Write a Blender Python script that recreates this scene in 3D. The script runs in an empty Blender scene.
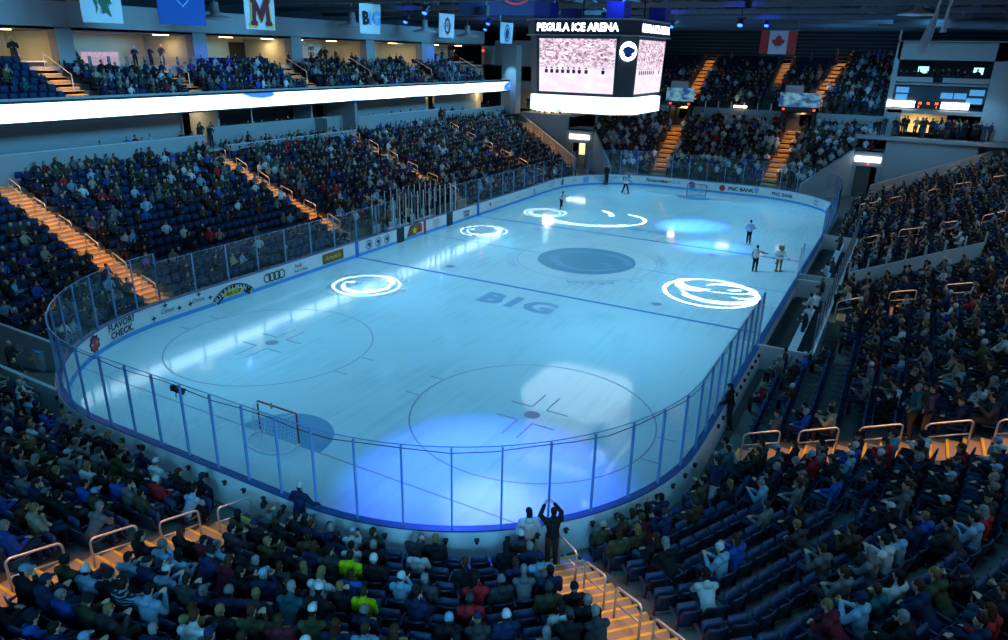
import bpy, bmesh, math, random
import numpy as np
from mathutils import Vector, Matrix
R = math.radians
sc = bpy.context.scene
# ---------------------------------------------------------------- camera
CP = np.array([-42.4119, -17.1262, 12.6491]); YAW, PIT, ROL, FOC = 0.501, -0.3577, 0.0218, 712.6415
FW = np.array([math.cos(YAW)*math.cos(PIT), math.sin(YAW)*math.cos(PIT), math.sin(PIT)])
_r = np.array([math.sin(YAW), -math.cos(YAW), 0]); _u = np.cross(_r, FW)
RT = _r*math.cos(ROL)+_u*math.sin(ROL); UP = -_r*math.sin(ROL)+_u*math.cos(ROL)
def pj(x, y, z):
    d = np.array([x, y, z])-CP; w = d@FW
    if w < .5: return (-9999, -9999, w)
    return (504+FOC*(d@RT)/w, 320-FOC*(d@UP)/w, w)
cam = bpy.data.objects.new('camera', bpy.data.cameras.new('camera'))
sc.collection.objects.link(cam); sc.camera = cam
cam.data.sensor_width = 36; cam.data.lens = 36*FOC/1008; cam.data.clip_end = 300; cam.data.clip_start = .1
cam.matrix_world = Matrix(((RT[0], UP[0], -FW[0], CP[0]), (RT[1], UP[1], -FW[1], CP[1]), (RT[2], UP[2], -FW[2], CP[2]), (0, 0, 0, 1)))
# ---------------------------------------------------------------- world, view
w = bpy.data.worlds.new('world'); sc.world = w; w.use_nodes = True
w.node_tree.nodes['Background'].inputs[0].default_value = (.05, .16, .32, 1)
w.node_tree.nodes['Background'].inputs[1].default_value = .35
vs = sc.view_settings; vs.view_transform = 'Standard'; vs.look = 'None'; vs.gamma = 1; vs.use_curve_mapping = False; vs.exposure = 0.0
# ---------------------------------------------------------------- ice floodlights, moving heads, added fill lights
def link(o): sc.collection.objects.link(o); return o
def area(name, loc, size, power, col, rot=(0, 0, 0), size_y=None, spread=180):
    l = bpy.data.lights.new(name, 'AREA'); l.energy = power; l.color = col; l.size = size; l.spread = R(spread)
    if size_y: l.shape = 'RECTANGLE'; l.size_y = size_y
    o = bpy.data.objects.new(name, l); o.location = loc; o.rotation_euler = rot; return link(o)
SL = (.12, .55, .95)
ICE_P, FILL_P = 535, 180
for ix in range(5):
    for sy in (-1, 1):
        area('ice_floodlight', (-24+12*ix, 6.5*sy, 15.2), 3, ICE_P*(.35 if ix == 0 and sy < 0 else (.8 if ix == 0 else 1.06)), (.17, .62, .93), spread=84)
for ix in range(5):  # added fill for side walls and stands, in place of ice bounce
    area('stand_fill_light', (-26+14*ix, 4, 15.6), 3, FILL_P*3.8, SL, (R(80), 0, 0), spread=80)
    area('stand_fill_light', (-26+14*ix, -20, 15), 3, FILL_P*.9, SL, (R(-15), 0, 0), spread=150)
area('stand_fill_light', (-36, 2, 14.5), 4, FILL_P*1.5, SL, spread=150)  # more added fill, over the near stands
area('stand_fill_light', (-33, -15, 15.5), 4, FILL_P*2.0, SL, spread=150)
for y in (-9, 9):  # added fill for the far stand and far right wall
    area('stand_fill_light', (36, y, 15.6), 3, FILL_P*.55, SL, (0, R(-35), 0), spread=150)
area('stand_fill_light', (24, -16, 15.6), 3, FILL_P*1.6, SL, (0, R(-70), 0), spread=90)
def aim(o, t):
    d = Vector(t)-o.location; o.rotation_euler = d.to_track_quat('-Z', 'Y').to_euler()
def spot(name, loc, tgt, power, col, ang, blend=.3, rad=.05):
    l = bpy.data.lights.new(name, 'SPOT'); l.energy = power; l.color = col; l.spot_size = R(ang); l.spot_blend = blend; l.shadow_soft_size = rad
    o = link(bpy.data.objects.new(name, l)); o.location = loc; aim(o, tgt); return o
BL = (.02, .08, 1)
spot('blue_moving_head', (-20, -2, 15), (-26.0, -7.6, 0), 42000, (.05, .10, 1), 34, 1)
spot('blue_moving_head', (-20, -2, 15), (-26.8, -8.4, 0), 17000, (.35, .42, 1), 13, 1)
spot('blue_moving_head', (5, 2, 15), (14, -3, 0), 210000, BL, 18, 1)
spot('blue_moving_head', (5, 2, 15), (8.07, -6.0, 0), 130000, BL, 17, 1)

spot('skirt_fill_spot', (-56, -24, 18), (-29.5, -6, .6), 60000, (.13, .58, 1), 36, 1, 5)  # added fill from behind the camera, brightens the outer skirt
# ---------------------------------------------------------------- tagging
def tag(o, label=None, cat=None, group=None, kind=None):
    if label: o['label'] = label
    if cat: o['category'] = cat
    if group: o['group'] = group
    if kind: o['kind'] = kind
    return o
def empty(name, loc=(0, 0, 0), rz=0):
    o = bpy.data.objects.new(name, None); o.location = loc; o.rotation_euler = (0, 0, rz); return link(o)
# ---------------------------------------------------------------- materials
def nt(name):
    m = bpy.data.materials.new(name); m.use_nodes = True
    return m, m.node_tree.nodes, m.node_tree.links, m.node_tree.nodes['Principled BSDF']
def mat(name, col, rough=.6, metal=0, noise=0, scale=8, emit=0, spec=.5):
    m, N, L, b = nt(name)
    b.inputs['Base Color'].default_value = (*col, 1); b.inputs['Roughness'].default_value = rough
    b.inputs['Metallic'].default_value = metal; b.inputs['Specular IOR Level'].default_value = spec
    if noise:
        t = N.new('ShaderNodeTexNoise'); t.inputs['Scale'].default_value = scale; t.inputs['Detail'].default_value = 4
        mx = N.new('ShaderNodeMix'); mx.data_type = 'RGBA'
        c2 = tuple(max(0, c*(1-noise)) for c in col)
        mx.inputs[6].default_value = (*col, 1); mx.inputs[7].default_value = (*c2, 1)
        tc = N.new('ShaderNodeTexCoord'); L.new(tc.outputs['Object'], t.inputs['Vector'])
        L.new(t.outputs[0], mx.inputs[0]); L.new(mx.outputs[2], b.inputs['Base Color'])
    if emit:
        b.inputs['Emission Color'].default_value = (*col, 1); b.inputs['Emission Strength'].default_value = emit
    return m
def objcol(name, rough=.85, noise=.35, scale=14, stripes=False):
    m, N, L, b = nt(name); b.inputs['Roughness'].default_value = rough; b.inputs['Specular IOR Level'].default_value = .2
    oi = N.new('ShaderNodeObjectInfo'); t = N.new('ShaderNodeTexNoise'); t.inputs['Scale'].default_value = scale
    tc = N.new('ShaderNodeTexCoord'); L.new(tc.outputs['Object'], t.inputs['Vector'])
    mx = N.new('ShaderNodeMix'); mx.data_type = 'RGBA'; mx.blend_type = 'MULTIPLY'; mx.inputs[0].default_value = noise
    L.new(oi.outputs['Color'], mx.inputs[6]); L.new(t.outputs[0], mx.inputs[7]); L.new(mx.outputs[2], b.inputs['Base Color'])
    if stripes:
        wv = N.new('ShaderNodeTexWave'); wv.bands_direction = 'Z'; wv.inputs['Scale'].default_value = 5
        m2 = N.new('ShaderNodeMix'); m2.data_type = 'RGBA'; m2.inputs[7].default_value = (.02, .025, .04, 1)
        cr = N.new('ShaderNodeValToRGB'); cr.color_ramp.elements[0].position = .45; cr.color_ramp.elements[1].position = .55
        L.new(tc.outputs['Object'], wv.inputs['Vector']); L.new(wv.outputs[1], cr.inputs[0]); L.new(cr.outputs[0], m2.inputs[0])
        L.new(mx.outputs[2], m2.inputs[6]); L.new(m2.outputs[2], b.inputs['Base Color'])
    return m
def vcol(name, rough=.8):
    m, N, L, b = nt(name); b.inputs['Roughness'].default_value = rough; b.inputs['Specular IOR Level'].default_value = .2
    a = N.new('ShaderNodeAttribute'); a.attribute_name = 'Col'; L.new(a.outputs['Color'], b.inputs['Base Color']); return m
M = dict(
    white=mat('board_white', (.72, .78, .82), .35, noise=.08, scale=2), blue=mat('board_blue', (.02, .16, .62), .4),
    navy=mat('navy_plastic', (.011, .026, .068), .38, noise=.25, scale=5), navy2=mat('navy_cushion', (.018, .048, .125), .5, noise=.2, scale=9),
    black=mat('black_rubber', (.012, .013, .016), .6), dark=mat('dark_metal', (.03, .035, .045), .5, .4),
    steel=mat('brushed_steel', (.55, .58, .62), .3, .9), conc=mat('concrete', (.13, .14, .14), .85, noise=.4, scale=3),
    wall=mat('painted_block', (.36, .40, .43), .8, noise=.12, scale=1.2), wallw=mat('cream_wall', (.72, .62, .42), .8, noise=.1, scale=1),
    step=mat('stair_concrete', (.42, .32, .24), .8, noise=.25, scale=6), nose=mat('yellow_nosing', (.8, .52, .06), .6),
    red=mat('red_paint', (.6, .02, .03), .4), iceline=mat('ice_blue_line', (.04, .18, .46), .4), icemark=mat('ice_faint_mark', (.2, .36, .5), .4),
    icered=mat('ice_red_mark', (.30, .26, .36), .4), icelogo=mat('ice_logo_grey_blue', (.12, .3, .42), .4), ceil=mat('ceiling_deck', (.05, .075, .10), .8, noise=.3, scale=.5),
    truss=mat('truss_steel', (.10, .14, .19), .6, .3), rail=mat('rail_steel', (.62, .64, .66), .32, .6),
    text_dark=mat('sign_black', (.015, .015, .02), .5), yellow=mat('sign_yellow', (.72, .6, .02), .5), redp=mat('sign_red', (.55, .03, .03), .5),
    brown=mat('sign_brown', (.22, .09, .03), .5), green=mat('spartan_green', (.01, .13, .06), .7), maroon=mat('maroon', (.16, .01, .03), .7),
    gold=mat('gold', (.75, .45, .05), .7), grey=mat('grey_print', (.3, .33, .38), .6), lblue=mat('light_blue_print', (.12, .42, .8), .6),
    banner=mat('banner_white', (.6, .65, .7), .8), bblue=mat('banner_royal', (.01, .07, .3), .8), bnavy=mat('banner_navy', (.004, .01, .05), .8),
    skin=mat('skin', (.56, .33, .23), .6), eye=mat('eye_dark', (.02, .015, .01), .3),
    shoes=mat('shoe', (.03, .03, .035), .6), ads=mat('print_navy', (.02, .06, .22), .5),
    warm=mat('warm_ceiling_lamp', (1, .78, .42), .5, emit=9), exit=mat('exit_red', (1, .03, .02), .5, emit=6),
    lamp=mat('white_lamp', (.9, .97, 1), .5, emit=5), bluelamp=mat('blue_lens', (.02, .08, 1), .5, emit=8),
    net=mat('net_white', (.6, .65, .7), .8), cloth=objcol('dyed_cloth'), stripe=objcol('striped_knit', stripes=True), hair=objcol('hair', .7, .5, 40),
    crowd=vcol('crowd_clothes'), signw=mat('lit_sign', (.95, .98, 1), .5, emit=4), tvglow=mat('tv_screen', (.35, .75, 1), .5, emit=2),
    phone=mat('phone_screen', (.8, .92, 1), .5, emit=6), paper=mat('paper', (.7, .74, .78), .7), hiv=mat('hi_vis', (.55, .9, .02), .6),
    bucket=mat('yellow_bucket', (.75, .55, .03), .5),
)
def glass():
    m, N, L, b = nt('rink_glass'); N.remove(b); out = N['Material Output']
    t = N.new('ShaderNodeBsdfTransparent'); t.inputs[0].default_value = (.93, .965, .98, 1)
    g = N.new('ShaderNodeBsdfGlossy'); g.inputs['Roughness'].default_value = .04
    lw = N.new('ShaderNodeLayerWeight'); lw.inputs[0].default_value = .5
    pw = N.new('ShaderNodeMath'); pw.operation = 'POWER'; pw.inputs[1].default_value = 5; L.new(lw.outputs['Facing'], pw.inputs[0])
    ma = N.new('ShaderNodeMath'); ma.operation = 'MULTIPLY_ADD'; ma.inputs[1].default_value = .6; ma.inputs[2].default_value = .03; L.new(pw.outputs[0], ma.inputs[0])
    mx = N.new('ShaderNodeMixShader'); L.new(ma.outputs[0], mx.inputs[0]); L.new(t.outputs[0], mx.inputs[1]); L.new(g.outputs[0], mx.inputs[2]); L.new(mx.outputs[0], out.inputs[0]); return m
M['glass'] = glass()
def ice():
    m, N, L, b = nt('ice'); tc = N.new('ShaderNodeTexCoord')
    mp = N.new('ShaderNodeMapping'); mp.inputs['Scale'].default_value = (.25, 3.2, 1); mp.inputs['Rotation'].default_value = (0, 0, R(3))
    L.new(tc.outputs['Object'], mp.inputs[0])
    n = N.new('ShaderNodeTexNoise'); n.inputs['Scale'].default_value = 1.0; n.inputs['Detail'].default_value = 7; n.inputs['Roughness'].default_value = .6
    L.new(mp.outputs[0], n.inputs['Vector'])
    n2 = N.new('ShaderNodeTexNoise'); n2.inputs['Scale'].default_value = .25; n2.inputs['Detail'].default_value = 3; L.new(tc.outputs['Object'], n2.inputs['Vector'])
    ad = N.new('ShaderNodeMath'); ad.operation = 'ADD'; L.new(n.outputs[0], ad.inputs[0]); L.new(n2.outputs[0], ad.inputs[1])
    cr = N.new('ShaderNodeValToRGB'); cr.color_ramp.elements[0].position = .75; cr.color_ramp.elements[0].color = (.50, .62, .68, 1)
    cr.color_ramp.elements[1].position = 1.2; cr.color_ramp.elements[1].color = (.58, .70, .76, 1)
    L.new(ad.outputs[0], cr.inputs[0]); L.new(cr.outputs[0], b.inputs['Base Color'])
    b.inputs['Roughness'].default_value = .16; b.inputs['Specular IOR Level'].default_value = .5
    n3 = N.new('ShaderNodeTexNoise'); n3.inputs['Scale'].default_value = 6; n3.inputs['Detail'].default_value = 8; L.new(tc.outputs['Object'], n3.inputs['Vector'])
    mr = N.new('ShaderNodeMapRange'); mr.inputs['To Min'].default_value = .03; mr.inputs['To Max'].default_value = .12
    L.new(n.outputs[0], mr.inputs[0]); L.new(mr.outputs[0], b.inputs['Roughness'])
    bp = N.new('ShaderNodeBump'); bp.inputs['Strength'].default_value = .12; bp.inputs['Distance'].default_value = .004
    L.new(n3.outputs[0], bp.inputs['Height']); L.new(bp.outputs[0], b.inputs['Normal'])
    return m
M['ice'] = ice()
def led(name, scale, strength, c1=(.75, .93, 1), c2=(.03, .25, .8), lo=.3, hi=.36):
    m, N, L, b = nt(name); tc = N.new('ShaderNodeTexCoord'); n = N.new('ShaderNodeTexNoise')
    mp = N.new('ShaderNodeMapping'); mp.inputs['Scale'].default_value = scale; L.new(tc.outputs['Object'], mp.inputs[0]); L.new(mp.outputs[0], n.inputs[0])
    n.inputs['Scale'].default_value = 1; n.inputs['Detail'].default_value = 3
    cr = N.new('ShaderNodeValToRGB'); cr.color_ramp.elements[0].position = lo; cr.color_ramp.elements[0].color = (*c2, 1); cr.color_ramp.elements[1].position = hi; cr.color_ramp.elements[1].color = (*c1, 1)
    L.new(n.outputs[0], cr.inputs[0]); L.new(cr.outputs[0], b.inputs['Emission Color']); b.inputs['Emission Strength'].default_value = strength
    b.inputs['Base Color'].default_value = (.02, .02, .02, 1); return m
M['ribbon'] = led('ribbon_led', (.16, 1, .7), 4.0, (.7, .93, 1), (.01, .07, .35), .36, .44)
M['cubeled'] = led('scoreboard_led_ring', (.5, .5, .8), 2.2, lo=.25, hi=.33)
M['panel'] = led('sign_panel', (1.2, 1.2, 2), .45, (.3, .7, .9), (.02, .12, .4), .4, .6)
def screen():
    # a broadcast picture: blurred pinkish crowd above, a row of skaters in white on pale ice below
    m, N, L, b = nt('video_screen'); tc = N.new('ShaderNodeTexCoord'); sp = N.new('ShaderNodeSeparateXYZ'); L.new(tc.outputs['UV'], sp.inputs[0])
    n = N.new('ShaderNodeTexVoronoi'); n.inputs['Scale'].default_value = 34; L.new(tc.outputs['UV'], n.inputs['Vector'])
    c1 = N.new('ShaderNodeValToRGB'); e = c1.color_ramp.elements; e[0].position = 0; e[0].color = (.85, .72, .8, 1); e[1].position = 1; e[1].color = (.2, .07, .16, 1)
    hs = N.new('ShaderNodeSeparateColor'); L.new(n.outputs['Color'], hs.inputs[0]); L.new(hs.outputs[0], c1.inputs[0])
    n2 = N.new('ShaderNodeTexNoise'); n2.inputs['Scale'].default_value = 5; L.new(tc.outputs['UV'], n2.inputs['Vector'])
    c2 = N.new('ShaderNodeValToRGB'); e = c2.color_ramp.elements; e[0].color = (.5, .36, .5, 1); e[1].color = (.95, .85, .95, 1); L.new(n2.outputs[0], c2.inputs[0])
    st = N.new('ShaderNodeValToRGB'); e = st.color_ramp.elements; e[0].position = .44; e[0].color = (0, 0, 0, 1); e[1].position = .54; e[1].color = (1, 1, 1, 1)
    L.new(sp.outputs[1], st.inputs[0])
    mx = N.new('ShaderNodeMix'); mx.data_type = 'RGBA'; L.new(st.outputs[0], mx.inputs[0]); L.new(c2.outputs[0], mx.inputs[6]); L.new(c1.outputs[0], mx.inputs[7])
    L.new(mx.outputs[2], b.inputs['Emission Color']); b.inputs['Emission Strength'].default_value = 1.5; b.inputs['Base Color'].default_value = (.02, .02, .02, 1); return m
M['screen'] = screen()
# ---------------------------------------------------------------- mesh builder
class MB:
    def __init__(s): s.v = []; s.f = []; s.m = []; s.mi = 0
    def add(s, vs, fs):
        o = len(s.v); s.v += [tuple(v) for v in vs]; s.f += [tuple(i+o for i in f) for f in fs]; s.m += [s.mi]*len(fs); return s
    def box(s, lo, hi):
        x0, y0, z0 = lo; x1, y1, z1 = hi
        return s.add([(x0, y0, z0), (x1, y0, z0), (x1, y1, z0), (x0, y1, z0), (x0, y0, z1), (x1, y0, z1), (x1, y1, z1), (x0, y1, z1)],
                     [(0, 3, 2, 1), (4, 5, 6, 7), (0, 1, 5, 4), (1, 2, 6, 5), (2, 3, 7, 6), (3, 0, 4, 7)])
    def hexa(s, b4, t4):
        return s.add(list(b4)+list(t4), [(0, 3, 2, 1), (4, 5, 6, 7), (0, 1, 5, 4), (1, 2, 6, 5), (2, 3, 7, 6), (3, 0, 4, 7)])
    def wall(s, p, q, z0, z1, t=.15, z0b=None, z1b=None):
        # vertical slab from p to q (xy), thickness to the left of pq
        z0b = z0 if z0b is None else z0b; z1b = z1 if z1b is None else z1b
        d = Vector((q[0]-p[0], q[1]-p[1])).normalized(); n = (-d.y*t, d.x*t)
        return s.hexa([(p[0], p[1], z0), (q[0], q[1], z0b), (q[0]+n[0], q[1]+n[1], z0b), (p[0]+n[0], p[1]+n[1], z0)],
                      [(p[0], p[1], z1), (q[0], q[1], z1b), (q[0]+n[0], q[1]+n[1], z1b), (p[0]+n[0], p[1]+n[1], z1)])
    def tube(s, pts, r, n=6, cap=True):
        pts = [Vector(p) for p in pts]; rs = r if isinstance(r, (list, tuple)) else [r]*len(pts); vs = []; fs = []
        a = (pts[1]-pts[0]).normalized(); ref = Vector((0, 0, 1)) if abs(a.z) < .9 else Vector((1, 0, 0)); u = a.cross(ref).normalized()
        for i, p in enumerate(pts):
            t = ((pts[min(i+1, len(pts)-1)]-pts[max(i-1, 0)])).normalized(); u = (u-t*u.dot(t)).normalized(); v = t.cross(u)
            for k in range(n):
                th = 2*math.pi*k/n; vs.append(p+u*(rs[i]*math.cos(th))+v*(rs[i]*math.sin(th)))
        for i in range(len(pts)-1):
            for k in range(n):
                fs.append((i*n+k, i*n+(k+1) % n, (i+1)*n+(k+1) % n, (i+1)*n+k))
        if cap: fs += [tuple(range(n))[::-1], tuple((len(pts)-1)*n+k for k in range(n))]
        return s.add(vs, fs)
    def capsule(s, p, q, r1, r2, n=12, cap=4):
        p = Vector(p); q = Vector(q); a = (q-p); L_ = max(a.length, 1e-5); a /= L_
        pts = []; rs = []
        for i in range(cap): th = math.pi/2*(1-(i+.15)/cap); pts.append(p-a*r1*math.sin(th)); rs.append(r1*math.cos(th))
        pts += [p, q]; rs += [r1, r2]
        for i in range(cap-1, -1, -1): th = math.pi/2*(1-(i+.15)/cap); pts.append(q+a*r2*math.sin(th)); rs.append(r2*math.cos(th))
        return s.tube(pts, rs, n)
    def ell(s, c, r, rot=None, n=14, m=8, zmin=-1):
        vs = []; fs = []; rot = rot or Matrix.Identity(3); c = Vector(c)
        for j in range(m+1):
            ph = math.pi*j/m; z = max(math.cos(ph), zmin)
            for k in range(n):
                th = 2*math.pi*k/n; vs.append(c+rot@Vector((r[0]*math.sin(ph)*math.cos(th), r[1]*math.sin(ph)*math.sin(th), r[2]*z)))
        for j in range(m):
            for k in range(n): fs.append((j*n+k, (j+1)*n+k, (j+1)*n+(k+1) % n, j*n+(k+1) % n))
        return s.add(vs, fs)
    def prism(s, poly, y0, y1, f=lambda x, y, z: (x, y, z)):
        # polygon in (x,z) extruded along y
        n = len(poly); vs = [f(x, y0, z) for x, z in poly]+[f(x, y1, z) for x, z in poly]
        return s.add(vs, [tuple(range(n)), tuple(range(2*n-1, n-1, -1))]+[(i, (i+1) % n+0, (i+1) % n+n, i+n)[::-1] for i in range(n)])
    def mesh(s, name, mats, smooth=False):
        me = bpy.data.meshes.new(name); me.from_pydata([tuple(v) for v in s.v], [], s.f)
        for m_ in (mats if isinstance(mats, (list, tuple)) else [mats]): me.materials.append(m_)
        if any(s.m): me.polygons.foreach_set('material_index', s.m)
        if smooth: me.polygons.foreach_set('use_smooth', [True]*len(me.polygons))
        me.update(); return me
    def build(s, name, mats, parent=None, smooth=False, fixn=True):
        me = s.mesh(name, mats, smooth)
        if fixn:
            bm = bmesh.new(); bm.from_mesh(me); bmesh.ops.recalc_face_normals(bm, faces=bm.faces); bm.to_mesh(me); bm.free()
        o = link(bpy.data.objects.new(name, me)); o.parent = parent; return o
def struct(name, mb, m, parent=None):
    o = mb.build(name, m, parent)
    if not parent: o['kind'] = 'structure'
    return o
_tc = {}
def text_mb(body, size, fn, mb=None, extr=.004, bold=.0, align='CENTER', shear=0, sx=1):
    key = (body, bold)
    if key not in _tc:
        c = bpy.data.curves.new('t', 'FONT'); c.body = body; c.size = 1; c.extrude = 0; c.offset = bold; c.align_x = 'CENTER'; c.align_y = 'CENTER'; c.resolution_u = 2
        o = bpy.data.objects.new('t', c); sc.collection.objects.link(o); dg = bpy.context.evaluated_depsgraph_get()
        me = o.evaluated_get(dg).to_mesh(); _tc[key] = ([tuple(v.co) for v in me.vertices], [tuple(p.vertices) for p in me.polygons])
        o.evaluated_get(dg).to_mesh_clear(); bpy.data.objects.remove(o); bpy.data.curves.remove(c)
    v, f = _tc[key]; mb = mb or MB()
    return mb.add([fn((x+shear*y)*size*sx, y*size) for x, y, _ in v], f)
def circ(n, r=1, a0=0, a1=360, cx=0, cy=0):
    return [(cx+r*math.cos(R(a0+(a1-a0)*i/n)), cy+r*math.sin(R(a0+(a1-a0)*i/n))) for i in range(n+1 if a1-a0 < 360 else n)]
def arcband(mb, fn, r0, r1, a0, a1, n=32, cx=0, cy=0, sx=1, sy=1):
    vs = []; fs = []
    for i in range(n+1):
        a = R(a0+(a1-a0)*i/n)
        for r in (r0, r1): vs.append(fn(cx+sx*r*math.cos(a), cy+sy*r*math.sin(a)))
    for i in range(n): fs.append((2*i, 2*i+1, 2*i+3, 2*i+2))
    return mb.add(vs, fs)
def poly(mb, fn, pts):
    return mb.add([fn(x, y) for x, y in pts], [tuple(range(len(pts)))])
# ================================================================ RINK
HX, HY, CR = 30.48, 12.95, 8.53
AL = CR*math.pi/2; SX = HX-CR; SY = HY-CR          # arc length, half straights
def outline(s, d=0):
    """clockwise board line; s=0 at the middle of the far-left long side (0,+HY). returns x,y,outward normal, tangent"""
    per = 4*SX+4*SY+4*AL; s = s % per
    def arc(cx, cy, a0, t): a = a0-t/CR; n = (math.cos(a), math.sin(a)); return cx+n[0]*(CR+d), cy+n[1]*(CR+d), n, (n[1], -n[0])
    if s < SX: return s, HY+d, (0, 1), (1, 0)
    s -= SX
    if s < AL: return arc(SX, SY, math.pi/2, s)
    s -= AL
    if s < 2*SY: return HX+d, SY-s, (1, 0), (0, -1)
    s -= 2*SY
    if s < AL: return arc(SX, -SY, 0, s)
    s -= AL
    if s < 2*SX: return SX-s, -HY-d, (0, -1), (-1, 0)
    s -= 2*SX
    if s < AL: return arc(-SX, -SY, -math.pi/2, s)
    s -= AL
    if s < 2*SY: return -HX-d, -SY+s, (-1, 0), (0, 1)
    s -= 2*SY
    if s < AL: return arc(-SX, SY, math.pi, s)
    s -= AL
    return -SX+s, HY+d, (0, 1), (1, 0)
PER = 4*SX+4*SY+4*AL
S_FE = SX+AL+SY            # middle of the far end
S_R0 = S_FE+SY+AL+SX       # middle of the right side (x=0)
S_NE = S_R0+SX+AL+SY       # middle of the near end
def band(mb, s0, s1, d0, d1, z0, z1, step=.6, closed=False):
    n = max(1, int(math.ceil((s1-s0)/step))); vs = []; fs = []
    for i in range(n+1):
        s = s0+(s1-s0)*i/n
        for d, z in ((d0, z0), (d1, z0), (d1, z1), (d0, z1)):
            x, y, _, _ = outline(s, d); vs.append((x, y, z))
    for i in range(n):
        a = 4*i; b = a+4
        for k in range(4): fs.append((a+k, a+(k+1) % 4, b+(k+1) % 4, b+k))
    if not closed: fs += [(0, 3, 2, 1), (4*n, 4*n+1, 4*n+2, 4*n+3)]
    return mb.add(vs, fs)
# ground under everything, ice
mb = MB(); mb.box((-60, -48, -.3), (62, 48, -.02)); g = struct('floor', mb, M['conc'])
mb = MB(); n = 180; pts = [outline(PER*i/n, .02) for i in range(n)]
mb.add([(p[0], p[1], 0) for p in pts]+[(p[0], p[1], -.019) for p in pts], [tuple(range(n))]+[(i, (i+1) % n, (i+1) % n+n, i+n) for i in range(n)])
o = mb.build('ice_sheet', M['ice'], fixn=False); tag(o, 'pale blue ice sheet inside the rink boards', 'ice rink', kind='structure')
for p in o.data.polygons: pass
ICE = o
def flat(z): return lambda x, y: (x, y, z)
def icemark(name, mb, m): return mb.build(name, m, ICE)
Z1 = .003
mb = MB()
for x in (-7.62, 7.62):
    mb.box((x-.11, -HY, 0), (x+.11, HY, Z1))
mb.box((-.03, -HY, 0), (.03, HY, Z1))
icemark('blue_line', mb, M['iceline'])
mb = MB()
for x in (-27.13, 27.13):
    yy = SY+math.sqrt(CR**2-(27.13-SX)**2)
    mb.box((x-.03, -yy, 0), (x+.03, yy, Z1))
    for sy in (-1, 1):
        mb.box((x-.0+math.copysign(0, x), sy*2.1-.02, 0), (x+math.copysign(1, x)*3.3, sy*2.1+.02, Z1)) if False else None
for cx in (-21.03, 21.03):
    for cy in (-6.71, 6.71):
        arcband(mb, flat(Z1), 4.54, 4.6, 0, 360, 64, cx, cy); arcband(mb, flat(Z1), 0, .3, 0, 360, 16, cx, cy)
        for sx in (-1, 1):
            for sy in (-1, 1):
                mb.box((cx+sx*.6-.04+(0), cy+sy*.3, 0), (cx+sx*.6+.04, cy+sy*1.2, Z1)); mb.box((min(cx+sx*.6, cx+sx*1.8), cy+sy*.3-.03, 0), (max(cx+sx*.6, cx+sx*1.8), cy+sy*.3+.03, Z1))
            for q in (-.85, .85): mb.box((cx+q-.03, cy+sx*4.58-.02+(0 if sx > 0 else -.6), 0), (cx+q+.03, cy+sx*4.58+.02+(.6 if sx > 0 else 0), Z1))
for cx in (-6.1, 6.1):
    for cy in (-6.71, 6.71): arcband(mb, flat(Z1), 0, .3, 0, 360, 16, cx, cy)
arcband(mb, flat(Z1), 4.54, 4.6, 0, 360, 64)
icemark('red_face_off_mark', mb, M['icered'])
mb = MB()
for sx in (-1, 1):
    mb.add([(sx*27.1, -1.83, Z1)]+[(sx*(27.1-1.83*math.sin(R(a))), -1.83*math.cos(R(a)), Z1) for a in range(0, 181, 12)]+[(sx*27.1, 1.83, Z1)], [tuple(range(18))])
icemark('goal_crease', mb, mat('crease_blue', (.1, .3, .5), .4))
# centre logo: dark oval with the lion head left as pale brush strokes; drawn in (u,v), v towards the far end
def cl(z): return lambda u, v: (v*1.0, -u, z)
mb = MB(); mb.add([(p[1]*.93, -p[0]*.93, Z1*2) for p in circ(72, 3.45)], [tuple(range(72))])
icemark('centre_logo_oval', mb, M['icelogo'])
LION = [[(-3.4, -.4), (-2.5, .2), (-2.2, -.8), (-1.2, -2.0), (.3, -2.6), (1.8, -2.3), (2.4, -1.2), (3.5, -.6), (2.6, -1.9), (1.9, -2.8), (.2, -3.15), (-1.5, -2.65), (-2.6, -1.5)],
        [(.2, 2.5), (1.6, 2.2), (2.9, 1.2), (3.5, -.2), (3.75, .6), (3.2, 1.7), (2.1, 2.6), (.9, 2.95)],
        [(-2.6, .6), (-2.2, 1.4), (-1.2, 2.1), (-.3, 2.3), (-.6, 2.55), (-1.6, 2.3), (-2.5, 1.6)],
        [(.9, -.2), (1.9, .1), (2.6, -.5), (1.8, -1.2), (2.2, -.4), (1.4, -.3)]]
mb = MB()
for pl in LION: poly(mb, cl(Z1*3), [(a*.8, b*.8) for a, b in pl])
icemark('centre_logo_lion', mb, M['icemark'])
mb = MB()
def ringtext(body, r, a_mid, size, flip):
    # letters one by one on a circle around centre ice; a in degrees, screen-up = far end
    n = len(body); da = math.degrees(size*.78/r)
    for i, ch in enumerate(body):
        if ch == ' ': continue
        a = R(a_mid+(i-(n-1)/2)*da*(1 if flip else -1)); s_ = -1 if flip else 1
        ca, sa = math.cos(a), math.sin(a)
        def fn(x, y, ca=ca, sa=sa, s_=s_):
            rr = r+y*s_; t = x*s_; u = rr*ca+t*sa; v = rr*sa-t*ca; return (v, -u, Z1*2)
        text_mb(ch, size, fn, mb, bold=.02)
ringtext('ICE ARENA', 5.0, -50, .8, False); ringtext('PEGULA', 5.0, 25, .8, False); ringtext('HOCKEY VALLEY', 5.0, 190, .7, False)
icemark('centre_ring_lettering', mb, M['icemark'])
mb = MB()
text_mb('B1G', 2.3, lambda x, y: (-10.1+y, -.2-x, Z1), mb, bold=.05, sx=1.1); text_mb('B1G', 1.7, lambda x, y: (10.45-y*.9, -.75+x, Z1), mb, bold=.05, sx=.95)
icemark('conference_lettering', mb, M['icemark'])

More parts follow.
